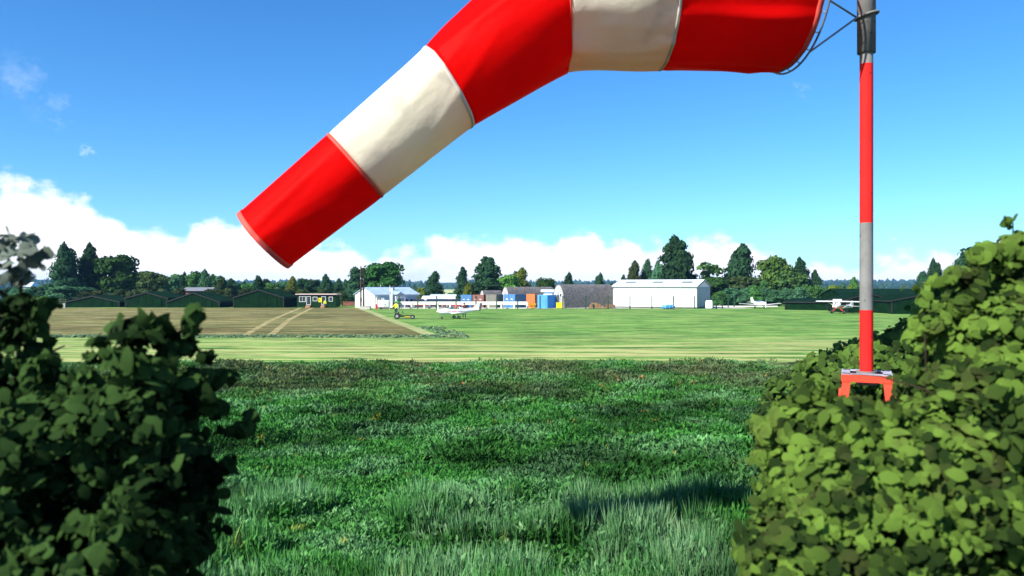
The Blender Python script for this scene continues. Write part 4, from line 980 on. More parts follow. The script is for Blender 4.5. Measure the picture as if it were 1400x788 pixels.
# ================================================================== PEOPLE
skin = mat('skin', (.50, .30, .21), .6, .05); hair = mat('hair_brown', (.04, .025, .015), .8)
def person(loc, rz, h, joints, top, trous, lab, hat=None, seated=False):
    """joints: dict name->(x,y,z) in units of height, facing +y"""
    J = dict(pel=(0, 0, .52), chest=(0, .0, .70), sh=(0, 0, .80), neck=(0, .005, .86), head=(0, .012, .93), crown=(0, .008, .985),
             lsh=(-.11, 0, .80), lel=(-.15, .0, .64), lwr=(-.16, .06, .50), lha=(-.16, .075, .455),
             rsh=(.11, 0, .80), rel=(.15, 0, .64), rwr=(.16, .06, .50), rha=(.16, .075, .455),
             lhip=(-.055, 0, .50), lkn=(-.07, .01, .27), lan=(-.08, -.01, .05), lto=(-.085, .07, .02),
             rhip=(.055, 0, .50), rkn=(.07, .01, .27), ran=(.08, -.01, .05), rto=(.085, .07, .02))
    J.update(joints)
    rad = dict(pel=.085, chest=.088, sh=.07, neck=.032, head=.058, crown=.042, lsh=.045, lel=.030, lwr=.020, lha=.024, rsh=.045, rel=.030, rwr=.020, rha=.024,
               lhip=.062, lkn=.040, lan=.027, lto=.024, rhip=.062, rkn=.040, ran=.027, rto=.024)
    E = [('pel','chest'),('chest','sh'),('sh','neck'),('neck','head'),('head','crown'),('sh','lsh'),('lsh','lel'),('lel','lwr'),('lwr','lha'),('sh','rsh'),('rsh','rel'),('rel','rwr'),('rwr','rha'),
         ('pel','lhip'),('lhip','lkn'),('lkn','lan'),('lan','lto'),('pel','rhip'),('rhip','rkn'),('rkn','ran'),('ran','rto')]
    nm = list(J); me_ = bpy.data.meshes.new('person'); me_.from_pydata([Vector(J[k])*h for k in nm], [(nm.index(a), nm.index(b)) for a, b in E], []); me_.update()
    o = bpy.data.objects.new('tmp', me_); COL.objects.link(o)
    md = o.modifiers.new('s', 'SKIN')
    for i, k in enumerate(nm):
        sv = me_.skin_vertices[0].data[i]; r_ = rad[k]*h; sv.radius = (r_*1.15, r_*.8) if k in ('pel', 'chest', 'sh') else (r_, r_); sv.use_root = (k == 'pel')
    o.modifiers.new('u', 'SUBSURF').levels = 2
    bpy.context.view_layer.update()
    dg = bpy.context.evaluated_depsgraph_get(); m2 = bpy.data.meshes.new_from_object(o.evaluated_get(dg)); bpy.data.objects.remove(o)
    m2.materials.clear()
    for m_ in (trous, top, skin, mat('boots', (.03, .025, .02), .8), hair): m2.materials.append(m_)
    K = [Vector(J[k])*h for k in nm]
    for p in m2.polygons:
        c_ = p.center; dist = [((c_-(K[nm.index(a)]+(K[nm.index(b)]-K[nm.index(a)])*t_)).length, a, b) for a, b in E for t_ in (.15, .5, .85)]
        _, a, b = min(dist)
        if b in ('lto', 'rto'): i = 3
        elif b in ('lha', 'rha'): i = 2
        elif b in ('head', 'crown') or (a, b) == ('sh', 'neck') and c_.z > J['neck'][2]*h*.99:
            i = 4 if (c_.z > (J['head'][2]+.015)*h or c_.y < (J['head'][1]-.02)*h) and b != 'neck' and c_.z > J['head'][2]*h-.03*h else 2
        elif b in ('lhip', 'rhip', 'lkn', 'rkn', 'lan', 'ran') or (a == 'pel' and c_.z < (J['pel'][2]+.03)*h): i = 0
        else: i = 1
        p.material_index = i; p.use_smooth = True
    ob = link('person', m2, None, None, label=lab, cat='person'); ob.location = loc; ob.rotation_euler = (0, 0, rz)
    # nose and ears so the head reads as a head; hair cap follows the material split
    hd = Vector(J['head'])*h
    if hat:
        cp = MB(); n = 14
        cp.loft([[(hd.x+r_*h*math.cos(2*math.pi*i/n), hd.y+r_*h*math.sin(2*math.pi*i/n), hd.z+zz*h) for i in range(n)] for r_, zz in ((.075, .022), (.070, .05), (.045, .075), (.01, .082))]); cp.build('cap', hat, ob)
    return ob
hivis = mat('hi_vis_yellow', (.70, .80, .02), .6, .08); navy = mat('navy_trousers', (.02, .03, .06), .85)
person((X(541.5, 91), 91, 0), R(150), 1.70, dict(lel=(-.17, .06, .68), lwr=(-.20, .17, .64), lha=(-.21, .20, .63), rel=(.17, .06, .68), rwr=(.19, .17, .62), rha=(.20, .20, .61)), hivis, navy, 'person in yellow hi-vis jacket and dark trousers standing behind the mower', hat=mat('brown_cap', (.10, .04, .03), .8))
person((X(444.3, 124.5), 124.5, 0), R(180), 1.35, {}, hivis, navy, 'person in yellow hi-vis vest standing at the cabin door')
person((X(634.6, 85.5), 85.5, 0), R(200), 1.68, dict(rel=(.17, .08, .74), rwr=(.10, .16, .84), rha=(.09, .18, .87)), mat('maroon_top', (.20, .05, .03), .8), mat('black_trousers', (.02, .02, .02), .9), 'person in dark red top standing beside the aircraft tail', hat=black)
pl = person((X(624, 83.5)-.1, 83.45, .62), R(90+24), 1.6, dict(pel=(0, 0, .20), chest=(0, -.03, .36), sh=(0, -.03, .46), neck=(0, -.025, .52), head=(0, -.02, .59), crown=(0, -.02, .64), lsh=(-.11, -.03, .46), lel=(-.13, .02, .32), lwr=(-.10, .14, .28), lha=(-.10, .17, .28), rsh=(.11, -.03, .46), rel=(.13, .02, .32), rwr=(.10, .14, .28), rha=(.10, .17, .28),
     lhip=(-.055, 0, .19), lkn=(-.06, .22, .22), lan=(-.06, .38, .08), lto=(-.06, .43, .1), rhip=(.055, 0, .19), rkn=(.06, .22, .22), ran=(.06, .38, .08), rto=(.06, .43, .1)), mat('rust_shirt', (.35, .08, .03), .8), navy, 'seated pilot in rust red shirt inside the open cockpit')

# mower
def mower():
    d = 83; t = empty('mower', (X(551.5, d), d, 0), R(4), label='low black and yellow tractor mower at the edge of the stubble', cat='mower'); blk = mat('mower_black', (.02, .022, .02), .6)
    MB().box(-.55, -.32, .22, 1.0, .32, .36).build('chassis', blk, t, .03)
    MB().box(.15, -.42, .12, .85, .42, .30).build('mower_deck', mat('mower_yellow', (.38, .30, .02), .6, .3, 6), t, .05)
    MB().loft([sect(-.1, 0, .42, .24, .10), sect(.5, 0, .44, .26, .14), sect(.95, 0, .42, .22, .11)]).build('bonnet', mat('mower_green', (.10, .20, .03), .4), t)
    s = MB().box(-.5, -.22, .40, -.12, .22, .50).build('seat', blk, t, .03); MB().box(-.56, -.22, .45, -.46, .22, .80).build('backrest', blk, s, .03)
    MB().path([(.05, 0, .45), (-.08, 0, .78)], [.025]*2, 6).build('steering_column', blk, t)
    w = MB(); w.path([(-.1+.02*math.sin(a), .17*math.cos(a), .80+.12*math.sin(a)) for a in [R(i*30) for i in range(13)]], [.02]*13, 6); w.build('steering_wheel', blk, t)
    for s_ in (-1, 1): wheel(t, -.65, s_*.42, .31, .31, .22); wheel(t, 1.0, s_*.36, .22, .22, .16)
mower()

# ================================================================== WINDSOCK
D = 8.0; mx, my = X(1184.5, D), D
galv = mat('galvanised_grey', (.19, .19, .178), .8, .12, 5, metal=.0, spec=.15, dirt=((.06, .055, .05), 24, .62, .9))
mred = mat('mast_red', (.66, .018, .015), .8, .06, 4, spec=.12, dirt=((.15, .02, .02), 22, .63, .8)); mredd = mat('frame_red', (.62, .045, .015), .7, .08, 4)
mast = empty('windsock_mast', (mx, my, 0), 0, label='red and grey banded tubular mast on a square red frame, holding the windsock', cat='mast')
zz = [2.56, Z(424, D), Z(305, D), Z(88, D), 8.4]
for i, (a, b) in enumerate(zip(zz[:-1], zz[1:])):
    r_ = .0655; m = MB(); n = 40
    m.loft([[(r_*math.cos(2*math.pi*j/n), r_*math.sin(2*math.pi*j/n), z) for j in range(n)] for z in (a, b)], cap=False)
    m.build('pole_section', galv if i % 2 else mred, mast)
# square top frame on splayed legs
cx, cy = mx, my; hs_ = .225; rot = R(24); zf = 2.60
def cr(u, v, z=0): return (u*math.cos(rot)+v*math.sin(rot), -u*math.sin(rot)+v*math.cos(rot), z)
corners = [(-hs_, hs_), (-hs_, -hs_), (hs_, -hs_), (hs_, hs_)]
galv2 = mat('pale_zinc', (.38, .36, .42), .6, .15, 6)
for i in range(4):
    (u0, v0), (u1, v1) = corners[i], corners[(i+1) % 4]
    du, dv = (u1-u0), (v1-v0); L = math.hypot(du, dv); du /= L; dv /= L; nu, nv = dv, -du
    b = MB(); w0 = .0; w1 = -.075
    def bx(z0, z1, a0, a1, mi):
        P = []
        for z in (z0, z1):
            for (e, w) in ((0, a0), (L, a0), (L, a1), (0, a1)):
                P.append(cr(u0+du*e+nu*w, v0+dv*e+nv*w, z))
        b.add(P, [(3, 2, 1, 0), (4, 5, 6, 7), (0, 1, 5, 4), (1, 2, 6, 5), (2, 3, 7, 6), (3, 0, 4, 7)], mi)
    sgn = 1
    bx(zf-.075, zf, 0.0, .012, 0); bx(zf, zf+.01, -.07, .014, 1)
    b.build('frame_rail', [mredd, galv2], mast)
cross = MB()
for a0, a1 in (((-hs_, 0), (hs_, 0)), ((0, -hs_), (0, hs_))):
    p0 = Vector(cr(*a0, zf-.045)); p1 = Vector(cr(*a1, zf-.045)); cross.tube(p0, p1, .028, n=8)
cross.tube((0, 0, zf-.12), (0, 0, zf+.02), .1, n=24); cross.build('mounting_plate', galv, mast)
for (u, v) in corners:
    L = MB(); top_ = Vector(cr(u, v, zf-.04)); bot = Vector(cr(u*2.3, v*2.3, -.02))
    s1 = .078; dr = (bot-top_)
    rings = []
    su, sv = -math.copysign(1, u), -math.copysign(1, v)
    for k in (0, 1):
        p = top_+dr*k
        q = [(0, 0), (s1, 0), (s1, .012), (.012, .012), (.012, s1), (0, s1)]
        rings.append([tuple(p+Vector(cr(su*a, sv*b_, 0))) for a, b_ in q])
    L.loft(rings, sm=False); L.build('leg', mredd, mast)
for i in range(4):
    (u0, v0), (u1, v1) = corners[i], corners[(i+1) % 4]
    def at(u, v, k): s_ = 1+1.3*k; return Vector(cr(u*s_, v*s_, zf*(1-k)))
    m = MB(); m.tube(at(u0, v0, .08), at(u1, v1, .45), .02, n=8); m.tube(at(u1, v1, .45), at(u0, v0, .85), .02, n=8); m.tube(at(u0, v0, .45), at(u1, v1, .45), .02, n=8); m.build('brace', mredd, mast)

# the sock
st = [(1078, -3, 8.22, 200), (911, -1, 8.03, 184), (768, 2, 7.93, 180), (614, 120, 7.80, 124), (487, 225, 7.68, 113), (360, 330, 7.60, 100)]
C = [Vector((X(x, d), d, Z(y, d))) for x, y, d, w in st]; RD = [w/F*d/2 for x, y, d, w in st]
ws_ = empty('windsock', (mx, my, C[0].z), 0, label='large red and white striped windsock filled and drooping across the sky', cat='windsock')
base = Vector((mx, my, C[0].z))
# centreline with slight smoothing of the bend
def cpos(t):
    i = min(int(t), 4); f = t-i
    return C[i].lerp(C[i+1], f), RD[i]*(1-f)+RD[i+1]*f
def csm(t):
    p = Vector((0, 0, 0)); r = 0; tot = 0
    for o_ in (-.16, -.08, 0, .08, .16):
        tt = t+o_
        if tt < 0: q0, r0 = cpos(0); q1, r1 = cpos(.2); q = q0+(q1-q0)*(tt/.2); rr = r0
        elif tt > 5: q0, r0 = cpos(5); q1, r1 = cpos(4.8); q = q0+(q0-q1)*((tt-5)/.2); rr = r0
        else: q, rr = cpos(tt)
        w = 1-abs(o_)*3; p += q*w; r += rr*w; tot += w
    return p/tot, r/tot
rw = random.Random(3)
wr = [(rw.uniform(0, 5), rw.uniform(0, 6.28), rw.uniform(.3, .9), rw.uniform(.010, .028), rw.uniform(-1.2, 1.2)) for _ in range(46)]
TG = [(-.985, -.15, .02), (-1, -.03, .02), (-.995, -.06, -.10), (-.83, -.10, -.55), (-.745, -.07, -.66), (-.75, -.05, -.66)]
def stan(t):
    i = min(int(max(t, 0)), 4); f = t-i; f = f*f*(3-2*f) if i != 2 else f**.6 if f > 0 else 0
    return Vector(TG[i]).lerp(Vector(TG[i+1]), max(0, f)).normalized()
def ring_at(t, n=144, extra=0.0):
    p, r = csm(t); tg = stan(t)
    up = Vector((0, 0, 1)); side = tg.cross(up).normalized(); u = side.cross(tg).normalized()
    out = []
    for j in range(n):
        th = 2*math.pi*j/n; rr = r+extra
        # folds: fine creases near the mouth, pressed folds near the bend
        k = 0
        for (t0, th0, ln, am, sl) in wr:
            dt = (t-t0)/ln; dth = math.atan2(math.sin(th-th0-sl*(t-t0)), math.cos(th-th0-sl*(t-t0)))
            if abs(dt) < 2.5 and abs(dth) < .6: k += am*math.exp(-dt*dt)*math.exp(-(dth/.13)**2)
        k += .014*math.sin(17*th+1.3*math.sin(3*t))*math.exp(-abs(t)*1.6)+.009*math.sin(29*th+2*t)*math.exp(-abs(t)*1.2)
        k *= min(1, t/.2+.12)
        k += .022*math.exp(-((t-2)/.28)**2)*math.sin(9*th+4*t)*max(0, -math.sin(th)+.2)
        k += .006*math.sin(5*th+2.1*t)
        k -= .018*sum(math.exp(-((t-q)/.035)**2) for q in (1, 2, 3, 4))*.5
        rr += k*r/.75-.010
        out.append(p+(side*math.cos(th)+u*math.sin(th))*rr)
    return out
cr_ = mat('sock_red', (.90, .003, .002), .55, .05, 1.2, spec=.06, trans=.6, bump=.35, bscale=14, dirt=((.66, .004, .003), 1.2, .58, .4))
cw_ = mat('sock_white', (.90, .87, .72), .6, .04, 1.2, spec=.08, trans=.55, bump=.35, bscale=14, dirt=((.70, .67, .57), 1.6, .55, .5))
hemr = mat('hem_red', (.75, .10, .07), .6, .06, 3, spec=.2, trans=.15); hemw = mat('hem_cream', (.74, .68, .56), .6, .06, 3, trans=.15)
for i in range(5):
    N = 34; rings = [[tuple(q-base) for q in ring_at(i+(k/N if i or k else 0))] for k in range(N+1)]
    o = MB().loft(rings, cap=False).build('fabric_band', cr_ if i % 2 == 0 else cw_, ws_)
    sm_ = o.modifiers.new('thick', 'SOLIDIFY'); sm_.thickness = .004
    for e, inw in ((i, 1), (i+1, -1)):
        if inw == -1 and i < 4: continue
        ww = .045 if e in (0, 5) else .03
        h_ = [[tuple(q-base) for q in ring_at(e+inw*v, 144, ex)] for v, ex in ((-.0+.002, .004), (.002, .008), (ww, .008), (ww, .004))]
        hm = MB().loft(h_, cap=False).build('hem', hemr if (i % 2 == 0) else hemw, o)
# hoop, ties, struts, swivel sleeve
hoopm = mat('hoop_steel', (.20, .21, .22), .4, .15, 6, metal=.4)
p0, r0 = csm(0.0); tg = stan(0); side = tg.cross(Vector((0, 0, 1))).normalized(); uu = side.cross(tg).normalized()
ph = p0-tg*.04; rh = r0+.008
def hp(a): return ph+(side*math.cos(a)+uu*math.sin(a))*rh-base
hm = MB(); hm.path([hp(2*math.pi*i/64) for i in range(65)], [.011]*65, 8); hm.build('hoop', hoopm, ws_)
inner0 = ring_at(0.0, 24)
for i in range(24):
    m = MB(); m.tube(hp(2*math.pi*i/24), inner0[i]-base, .006, n=6); m.build('tie', mat('tie_cord', (.35, .33, .3), .8), ws_)
zr1 = Z(22, D)-base.z; zr2 = zr1+1.15
slv = MB(); n = 40
rs_ = .0905
slv.loft([[(r_*math.cos(2*math.pi*j/n), r_*math.sin(2*math.pi*j/n), z) for j in range(n)] for r_, z in ((.067, Z(73, D)-base.z), (rs_, Z(73, D)-base.z), (rs_, zr2+.3), (.067, zr2+.3))], cap=False, sm=True); slv.build('swivel_sleeve', galv, ws_)
for z, tl in ((zr1, .03), (zr2, -.02)):
    m = MB(); m.path([(.112*math.cos(a), .112*math.sin(a), z+.03*math.cos(a)) for a in [2*math.pi*i/32 for i in range(33)]], [.014]*33, 8); m.build('collar_ring', galv, ws_)
# lower pair and upper pair of stays from hoop to collars
# side vector points away or towards the camera; find hoop angles by direction
def best(px, py):
    bst = min((abs((hp(a)+base).x/(hp(a)+base).y*F+700-px)+abs(HY-((hp(a)+base).z-H)/(hp(a)+base).y*F-py)+((hp(a)+base).y-ph.y)*20, a) for a in [2*math.pi*i/180 for i in range(180)])
    return bst[1]
a1 = best(1100, 72); a2 = best(1124, 2)
for a, q in ((a1, (-.10, -.05, zr1-.02)), (a2, (-.112, 0, zr1-.01)), (math.pi*.5-.5, (-.1, -.03, zr2)), (math.pi*.5+.6, (-.1, .04, zr2)), (-a1 if a1 > 0 else -a1, (-.11, -.02, zr2))):
    m = MB(); m.tube(hp(a), q, .0105, n=8); m.build('stay', hoopm, ws_)

# ================================================================== HEATH VEGETATION (stuff)
def vnoise(x, y, s, seed):
    r = np.random.default_rng(seed); g = r.random((64, 64)); u = x/s; v = y/s
    i = np.floor(u).astype(int); j = np.floor(v).astype(int); fu = u-i; fv = v-j; fu = fu*fu*(3-2*fu); fv = fv*fv*(3-2*fv)
    G = lambda a, b: g[a % 64, b % 64]
    return (G(i, j)*(1-fu)+G(i+1, j)*fu)*(1-fv)+(G(i, j+1)*(1-fu)+G(i+1, j+1)*fu)*fv
def heath(name, dmin, dmax, n_cl, leaves, seed, hlo, hhi, blade, label):
    r = np.random.default_rng(seed)
    # plants: centre points, density uniform on ground
    y = np.sqrt(r.uniform(dmin**2, dmax**2, n_cl)); x = r.uniform(-.78, .78, n_cl)*y
    x += r.normal(size=n_cl)*.3
    hh = hlo+(hhi-hlo)*np.clip(1.1*vnoise(x, y, 1.3, 1)+.8*vnoise(x, y, .55, 2)-.45, 0, 1.15)
    gap = vnoise(x*.5, y, 1.2, 9) < .27; hh[gap] *= .25
    Vs = []; Rn = []; Tn = []
    k = leaves
    cx = np.repeat(x, k); cy_ = np.repeat(y, k); ch = np.repeat(hh, k); n = len(cx)
    prnd = np.repeat(r.random(n_cl), k)
    a = r.uniform(0, 2*np.pi, n); rad = np.sqrt(r.random(n))*np.repeat(r.uniform(.10, .22, n_cl), k)
    px = cx+np.cos(a)*rad; py = cy_+np.sin(a)*rad
    if blade == 'stalk':
        z0 = np.zeros(n); L = ch*r.uniform(.6, 1.15, n); lean = r.normal(size=(n, 2))*.08+np.stack([np.cos(a), np.sin(a)], -1)*.10
        w = r.uniform(.004, .0105, n)
    else:
        z0 = ch*r.uniform(.15, .9, n)*(1-.45*(rad/.22)**2); L = r.uniform(.05, .12, n)*(1+dmax*.012); lean = np.stack([np.cos(a), np.sin(a)], -1)*r.uniform(.2, 1.1, (n, 1))+r.normal(size=(n, 2))*.35
        w = L*r.uniform(.14, .26, n)
    fa = r.uniform(0, 2*np.pi, n); wx = np.cos(fa)*w; wy = np.sin(fa)*w
    B = np.stack([px, py, z0], -1); Wv = np.stack([wx, wy, np.zeros(n)], -1)
    if blade == 'stalk':
        M = B+np.stack([lean[:, 0]*L*.45, lean[:, 1]*L*.45, L*.6], -1); Tp = B+np.stack([lean[:, 0]*L*1.1, lean[:, 1]*L*1.1, L], -1)
        V = np.stack([B-Wv, B+Wv, M+Wv, M-Wv, Tp], 1)      # quad + tri
        F1 = (np.arange(n)*5)[:, None]+np.array([0, 1, 2, 0, 2, 3, 3, 2, 4])[None]
        t = np.tile([0, 0, .6, .6, 1.0], n); q = 5
    else:
        nrm = np.sqrt(1+lean[:, 0]**2+lean[:, 1]**2)
        dr = np.stack([lean[:, 0], lean[:, 1], np.full(n, .9)], -1)/nrm[:, None]
        M = B+dr*(L*.5)[:, None]; Tp = B+dr*L[:, None]
        V = np.stack([B, M-Wv, Tp, M+Wv], 1); F1 = (np.arange(n)*4)[:, None]+np.array([0, 1, 2, 0, 2, 3])[None]
        t = np.repeat(z0/np.maximum(ch, .05), 4); q = 4
    rn = np.repeat(np.clip(.5*prnd+.5*r.random(n), 0, 1), q)
    me_ = arrmesh(name, V.reshape(-1, 3), F1, 3, {'rnd': rn, 'tip': t})
    return link(name, me_, heathmat, label=label, cat='ground cover', kind='stuff')
def make_heathmat():
    m = bpy.data.materials.new('heath_leaves'); m.use_nodes = True; t = m.node_tree; b = t.nodes['Principled BSDF']
    at = nd(t, 'ShaderNodeAttribute', attribute_name='rnd').outputs['Fac']; tp_ = nd(t, 'ShaderNodeAttribute', attribute_name='tip').outputs['Fac']
    g = nd(t, 'ShaderNodeNewGeometry'); sp = nd(t, 'ShaderNodeSeparateXYZ'); t.links.new(g.outputs['Position'], sp.inputs[0])
    def noise(s, det=3, off=0):
        mp = nd(t, 'ShaderNodeMapping'); mp.inputs['Location'].default_value = (off, off, 0); mp.inputs['Scale'].default_value = (s, s, .01)
        t.links.new(g.outputs['Position'], mp.inputs[0]); n = nd(t, 'ShaderNodeTexNoise'); n.inputs['Scale'].default_value = 1; n.inputs['Detail'].default_value = det
        t.links.new(mp.outputs[0], n.inputs['Vector']); return n.outputs['Fac']
    c = mixc(t, at, (.010, .066, .014), (.060, .21, .048))                              # emerald
    c = mixc(t, mth(t, 'MULTIPLY', smooth(t, noise(.55), .47, .60), .8), c, mixc(t, at, (.030, .11, .045), (.13, .29, .14)))   # grey green sprigs
    big = smooth(t, noise(.22, 4, 51), .36, .64)
    c = mixc(t, 1.0, c, mixc(t, big, (.50, .48, .42), (1.75, 1.7, 1.35)), 'MULTIPLY')
    yb_ = sp.outputs[1]
    back = mth(t, 'MULTIPLY', smooth(t, yb_, 20, 30), mth(t, 'MULTIPLY_ADD', smooth(t, noise(.3, 3, 7), .40, .58), .55, .12))
    c = mixc(t, back, c, mixc(t, at, (.050, .065, .022), (.20, .23, .11)))                # browner far band
    c = mixc(t, mth(t, 'MULTIPLY', smooth(t, noise(1.9, 3, 17), .66, .70), .6), c, (.24, .24, .04))
    c = mixc(t, mth(t, 'MULTIPLY', smooth(t, noise(2.6, 3, 27), .68, .72), smooth(t, yb_, 15, 26)), c, (.42, .22, .07))
    # flowering tips of the near stalks: pale mint
    near = smooth(t, mth(t, 'MULTIPLY', yb_, -1), -14.5, -10.5)
    c = mixc(t, mth(t, 'MULTIPLY', mth(t, 'MULTIPLY', smooth(t, tp_, .45, .95), near), mth(t, 'MULTIPLY', smooth(t, noise(.8, 3, 33), .38, .6), .75)), c, mixc(t, at, (.04, .24, .07), (.38, .56, .30)))
    t.links.new(c, b.inputs['Base Color']); b.inputs['Roughness'].default_value = .8; b.inputs['Specular IOR Level'].default_value = .03
    tr = nd(t, 'ShaderNodeBsdfTranslucent'); t.links.new(c, tr.inputs[0]); mx_ = nd(t, 'ShaderNodeMixShader'); mx_.inputs[0].default_value = .2
    t.links.new(b.outputs[0], mx_.inputs[1]); t.links.new(tr.outputs[0], mx_.inputs[2]); t.links.new(mx_.outputs[0], t.nodes['Material Output'].inputs[0])
    return m
heathmat = make_heathmat()
heath('tall_grass_stalks', 5.5, 12.3, 3000, 30, 101, .16, .64, 'stalk', 'tall reedy green grass stalks nearest the camera')
heath('leafy_heath', 6, 20, 9500, 50, 102, .10, .46, 'leaf', 'low leafy green heath plants in the middle distance')
heath('far_heath', 18, 34.2, 13000, 34, 103, .08, .36, 'leaf', 'clumpy grey green and brown heath next to the mown strip')
# little plants along the stubble edge
def edge_tufts():
    r = np.random.default_rng(8); n = 1100
    x = np.concatenate([r.uniform(-48, X(640, 54), 800), r.uniform(X(560, 58), X(660, 58), 150)])
    y = np.concatenate([53.3+r.normal(size=800)*.35, 53+13*r.random(150)**1.6])
    ok = np.concatenate([np.ones(800, bool), (x[800:] > np.array([edge_x(v)+.6 for v in y[800:]])) & (x[800:] < X(645, 54)+(y[800:]-53)*-.25)])
    x = x[ok]; y = y[ok]; k = 26; P = np.stack([np.repeat(x, k), np.repeat(y, k), np.zeros(len(x)*k)], -1)
    u = unit(len(P), r); u[:, 2] = abs(u[:, 2]); P = P+u*np.array([.30, .25, .20])*r.uniform(.4, 1, (len(P), 1))
    V, Fc = leaf_cards(P, u+[0, 0, .4], r.uniform(.03, .06, len(P)), 1.6, 5, .3, .3, r)
    link('edge_weeds', arrmesh('edge_weeds', V, Fc, 3, {'rnd': np.repeat(r.random(len(P)), 6)}), leafmat('weed_leaves', (.06, .13, .06), (.20, .32, .18), (.30, .34, .14), nscale=.5, var_obj=0), label='fringe of small grey green weeds along the stubble edge', cat='weeds', kind='stuff')
edge_tufts()

# ================================================================== FOREGROUND BUSHES
darkbark = mat('dark_bark', (.035, .028, .018), .95, .35, 12, spec=.05)
def bush(name, loc, lobes, stems, m, lab, size, dens, seed, npt=10, asp=1.5, hole=.30, cell=.10, flat=.55):
    """lobes: (px, py, d, r_h, r_v) ellipsoids seen at those picture places; real volume, rooted on the ground"""
    r = np.random.default_rng(seed); t = empty(name, loc, 0, label=lab, cat='bush'); parts = []; L0 = np.array(loc)
    for (x, y, z, rx, ry, rz_) in lobes:
        area = (rx*rz_+rx*ry+ry*rz_)*4; k = int(area*dens)
        u = unit(k, r); ph = r.uniform(0, 6, 4)
        lumpy = 1+.10*np.sin(5*u[:, 0]+ph[0])*np.sin(6*u[:, 2]+ph[1])+.09*np.sin(13*u[:, 0]+9*u[:, 1]+ph[2])*np.sin(12*u[:, 2]+ph[3])
        P = u*np.array([rx, ry, rz_])*(r.uniform(.3, 1.0, (k, 1))**.35)*(lumpy*r.uniform(.92, 1.12, k))[:, None]+np.array([x, y, z])
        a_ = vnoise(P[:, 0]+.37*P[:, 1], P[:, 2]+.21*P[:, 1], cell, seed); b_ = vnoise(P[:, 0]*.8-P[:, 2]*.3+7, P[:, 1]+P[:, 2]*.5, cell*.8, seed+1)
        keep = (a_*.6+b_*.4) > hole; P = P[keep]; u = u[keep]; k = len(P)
        sh = np.clip((vnoise(P[:, 0]*1.1+3, P[:, 2]*1.3, cell*.75, seed+2)-.5)*1.5, -.6, .6)  # dark blotches in leaf tone imitate shaded gaps in the foliage
        P = P-L0
        N = u*.8+r.normal(size=(k, 3))*flat+np.array([-.3, -.6, .3])
        sz = size[0]+(size[1]-size[0])*r.random(k)**1.7
        V, Fc = leaf_cards(P, N, sz, asp, npt, .6, .17, r)
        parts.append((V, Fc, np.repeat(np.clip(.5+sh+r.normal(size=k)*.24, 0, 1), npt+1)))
    V, Fc, Rn = merge(parts)
    me_ = arrmesh('foliage', V, Fc, 3, {'rnd': Rn}); me_.polygons.foreach_set('use_smooth', [True]*len(me_.polygons))
    link('foliage', me_, m, t)
    b = MB(); rr = random.Random(seed)
    for (sx, sy, ex, ey, ez, r0_) in stems:
        p = [Vector((sx, sy, -.05))-Vector(loc)]; e = Vector((ex, ey, ez))-Vector(loc)
        for q in (.25, .5, .75): p.append(p[0].lerp(e, q)+Vector((rr.uniform(-.06, .06), rr.uniform(-.06, .06), 0)))
        p.append(e); b.path(p, [r0_, r0_*.8, r0_*.6, r0_*.42, r0_*.2], 8)
        for q in range(6):
            s0 = p[0].lerp(e, rr.uniform(.45, .98)); dv = Vector((rr.uniform(-1, 1), rr.uniform(-1, 1), rr.uniform(.1, .9))).normalized()*rr.uniform(.15, .38)
            b.path([s0, s0+dv*.5+Vector((0, 0, .02)), s0+dv], [r0_*.3, r0_*.2, r0_*.1], 6)
    b.build('stem', darkbark, t); return t
def lob(px, py, d, wpx, hpx, depth):    # ellipsoid described by where its middle is seen and its half sizes in pixels
    return (X(px, d), d, Z(py, d), wpx/F*d, depth, hpx/F*d)
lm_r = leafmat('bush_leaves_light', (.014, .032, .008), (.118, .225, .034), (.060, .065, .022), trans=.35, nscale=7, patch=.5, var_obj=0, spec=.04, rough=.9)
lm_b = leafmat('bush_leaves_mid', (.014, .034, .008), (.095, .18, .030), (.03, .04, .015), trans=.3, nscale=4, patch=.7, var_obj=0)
lm_l = leafmat('bush_leaves_dark', (.003, .011, .003), (.038, .082, .020), (.008, .012, .008), trans=.2, nscale=3.0, patch=.85, var_obj=0, spec=.03, rough=.9)  # darkest leaf colour, used for the left bush
R1 = [lob(1330, 700, 2.9, 180, 150, .5), lob(1180, 740, 2.9, 110, 130, .45), lob(1240, 645, 3.0, 110, 78, .45), lob(1120, 680, 3.0, 70, 90, .35), lob(1365, 565, 3.1, 110, 105, .5), lob(1100, 600, 3.2, 50, 48, .25),
      lob(1370, 480, 3.2, 80, 90, .45), lob(1390, 420, 3.3, 55, 70, .35), lob(1420, 380, 3.3, 50, 60, .35), lob(1325, 500, 3.3, 40, 34, .3), lob(1080, 780, 2.8, 60, 90, .35)]
rb = random.Random(5)
for i in range(40): k_ = rb.random(); px_, py_ = 1040+k_*360, 640-k_*300+rb.uniform(-60, 10)*(1-.3*k_); R1.append(lob(px_, min(py_, 700), 3.15, rb.uniform(5, 24), rb.uniform(5, 20), .06))
R1 = [q for q in R1 if not (X(1130, q[1]) < q[0] < X(1250, q[1]) and Z(560, q[1]) < q[2]+q[5])]+[lob(1175, 586, 3.0, 64, 42, .2)]
R1 += [(X(1250, 3), 3.0, 1.4, .75, .7, .9), (X(1350, 3.1), 3.2, .8, .8, .7, .9), (X(1420, 3.2), 3.4, 1.8, .7, .6, 1.3), (X(1200, 3.), 3.2, .6, .6, .6, .7)]
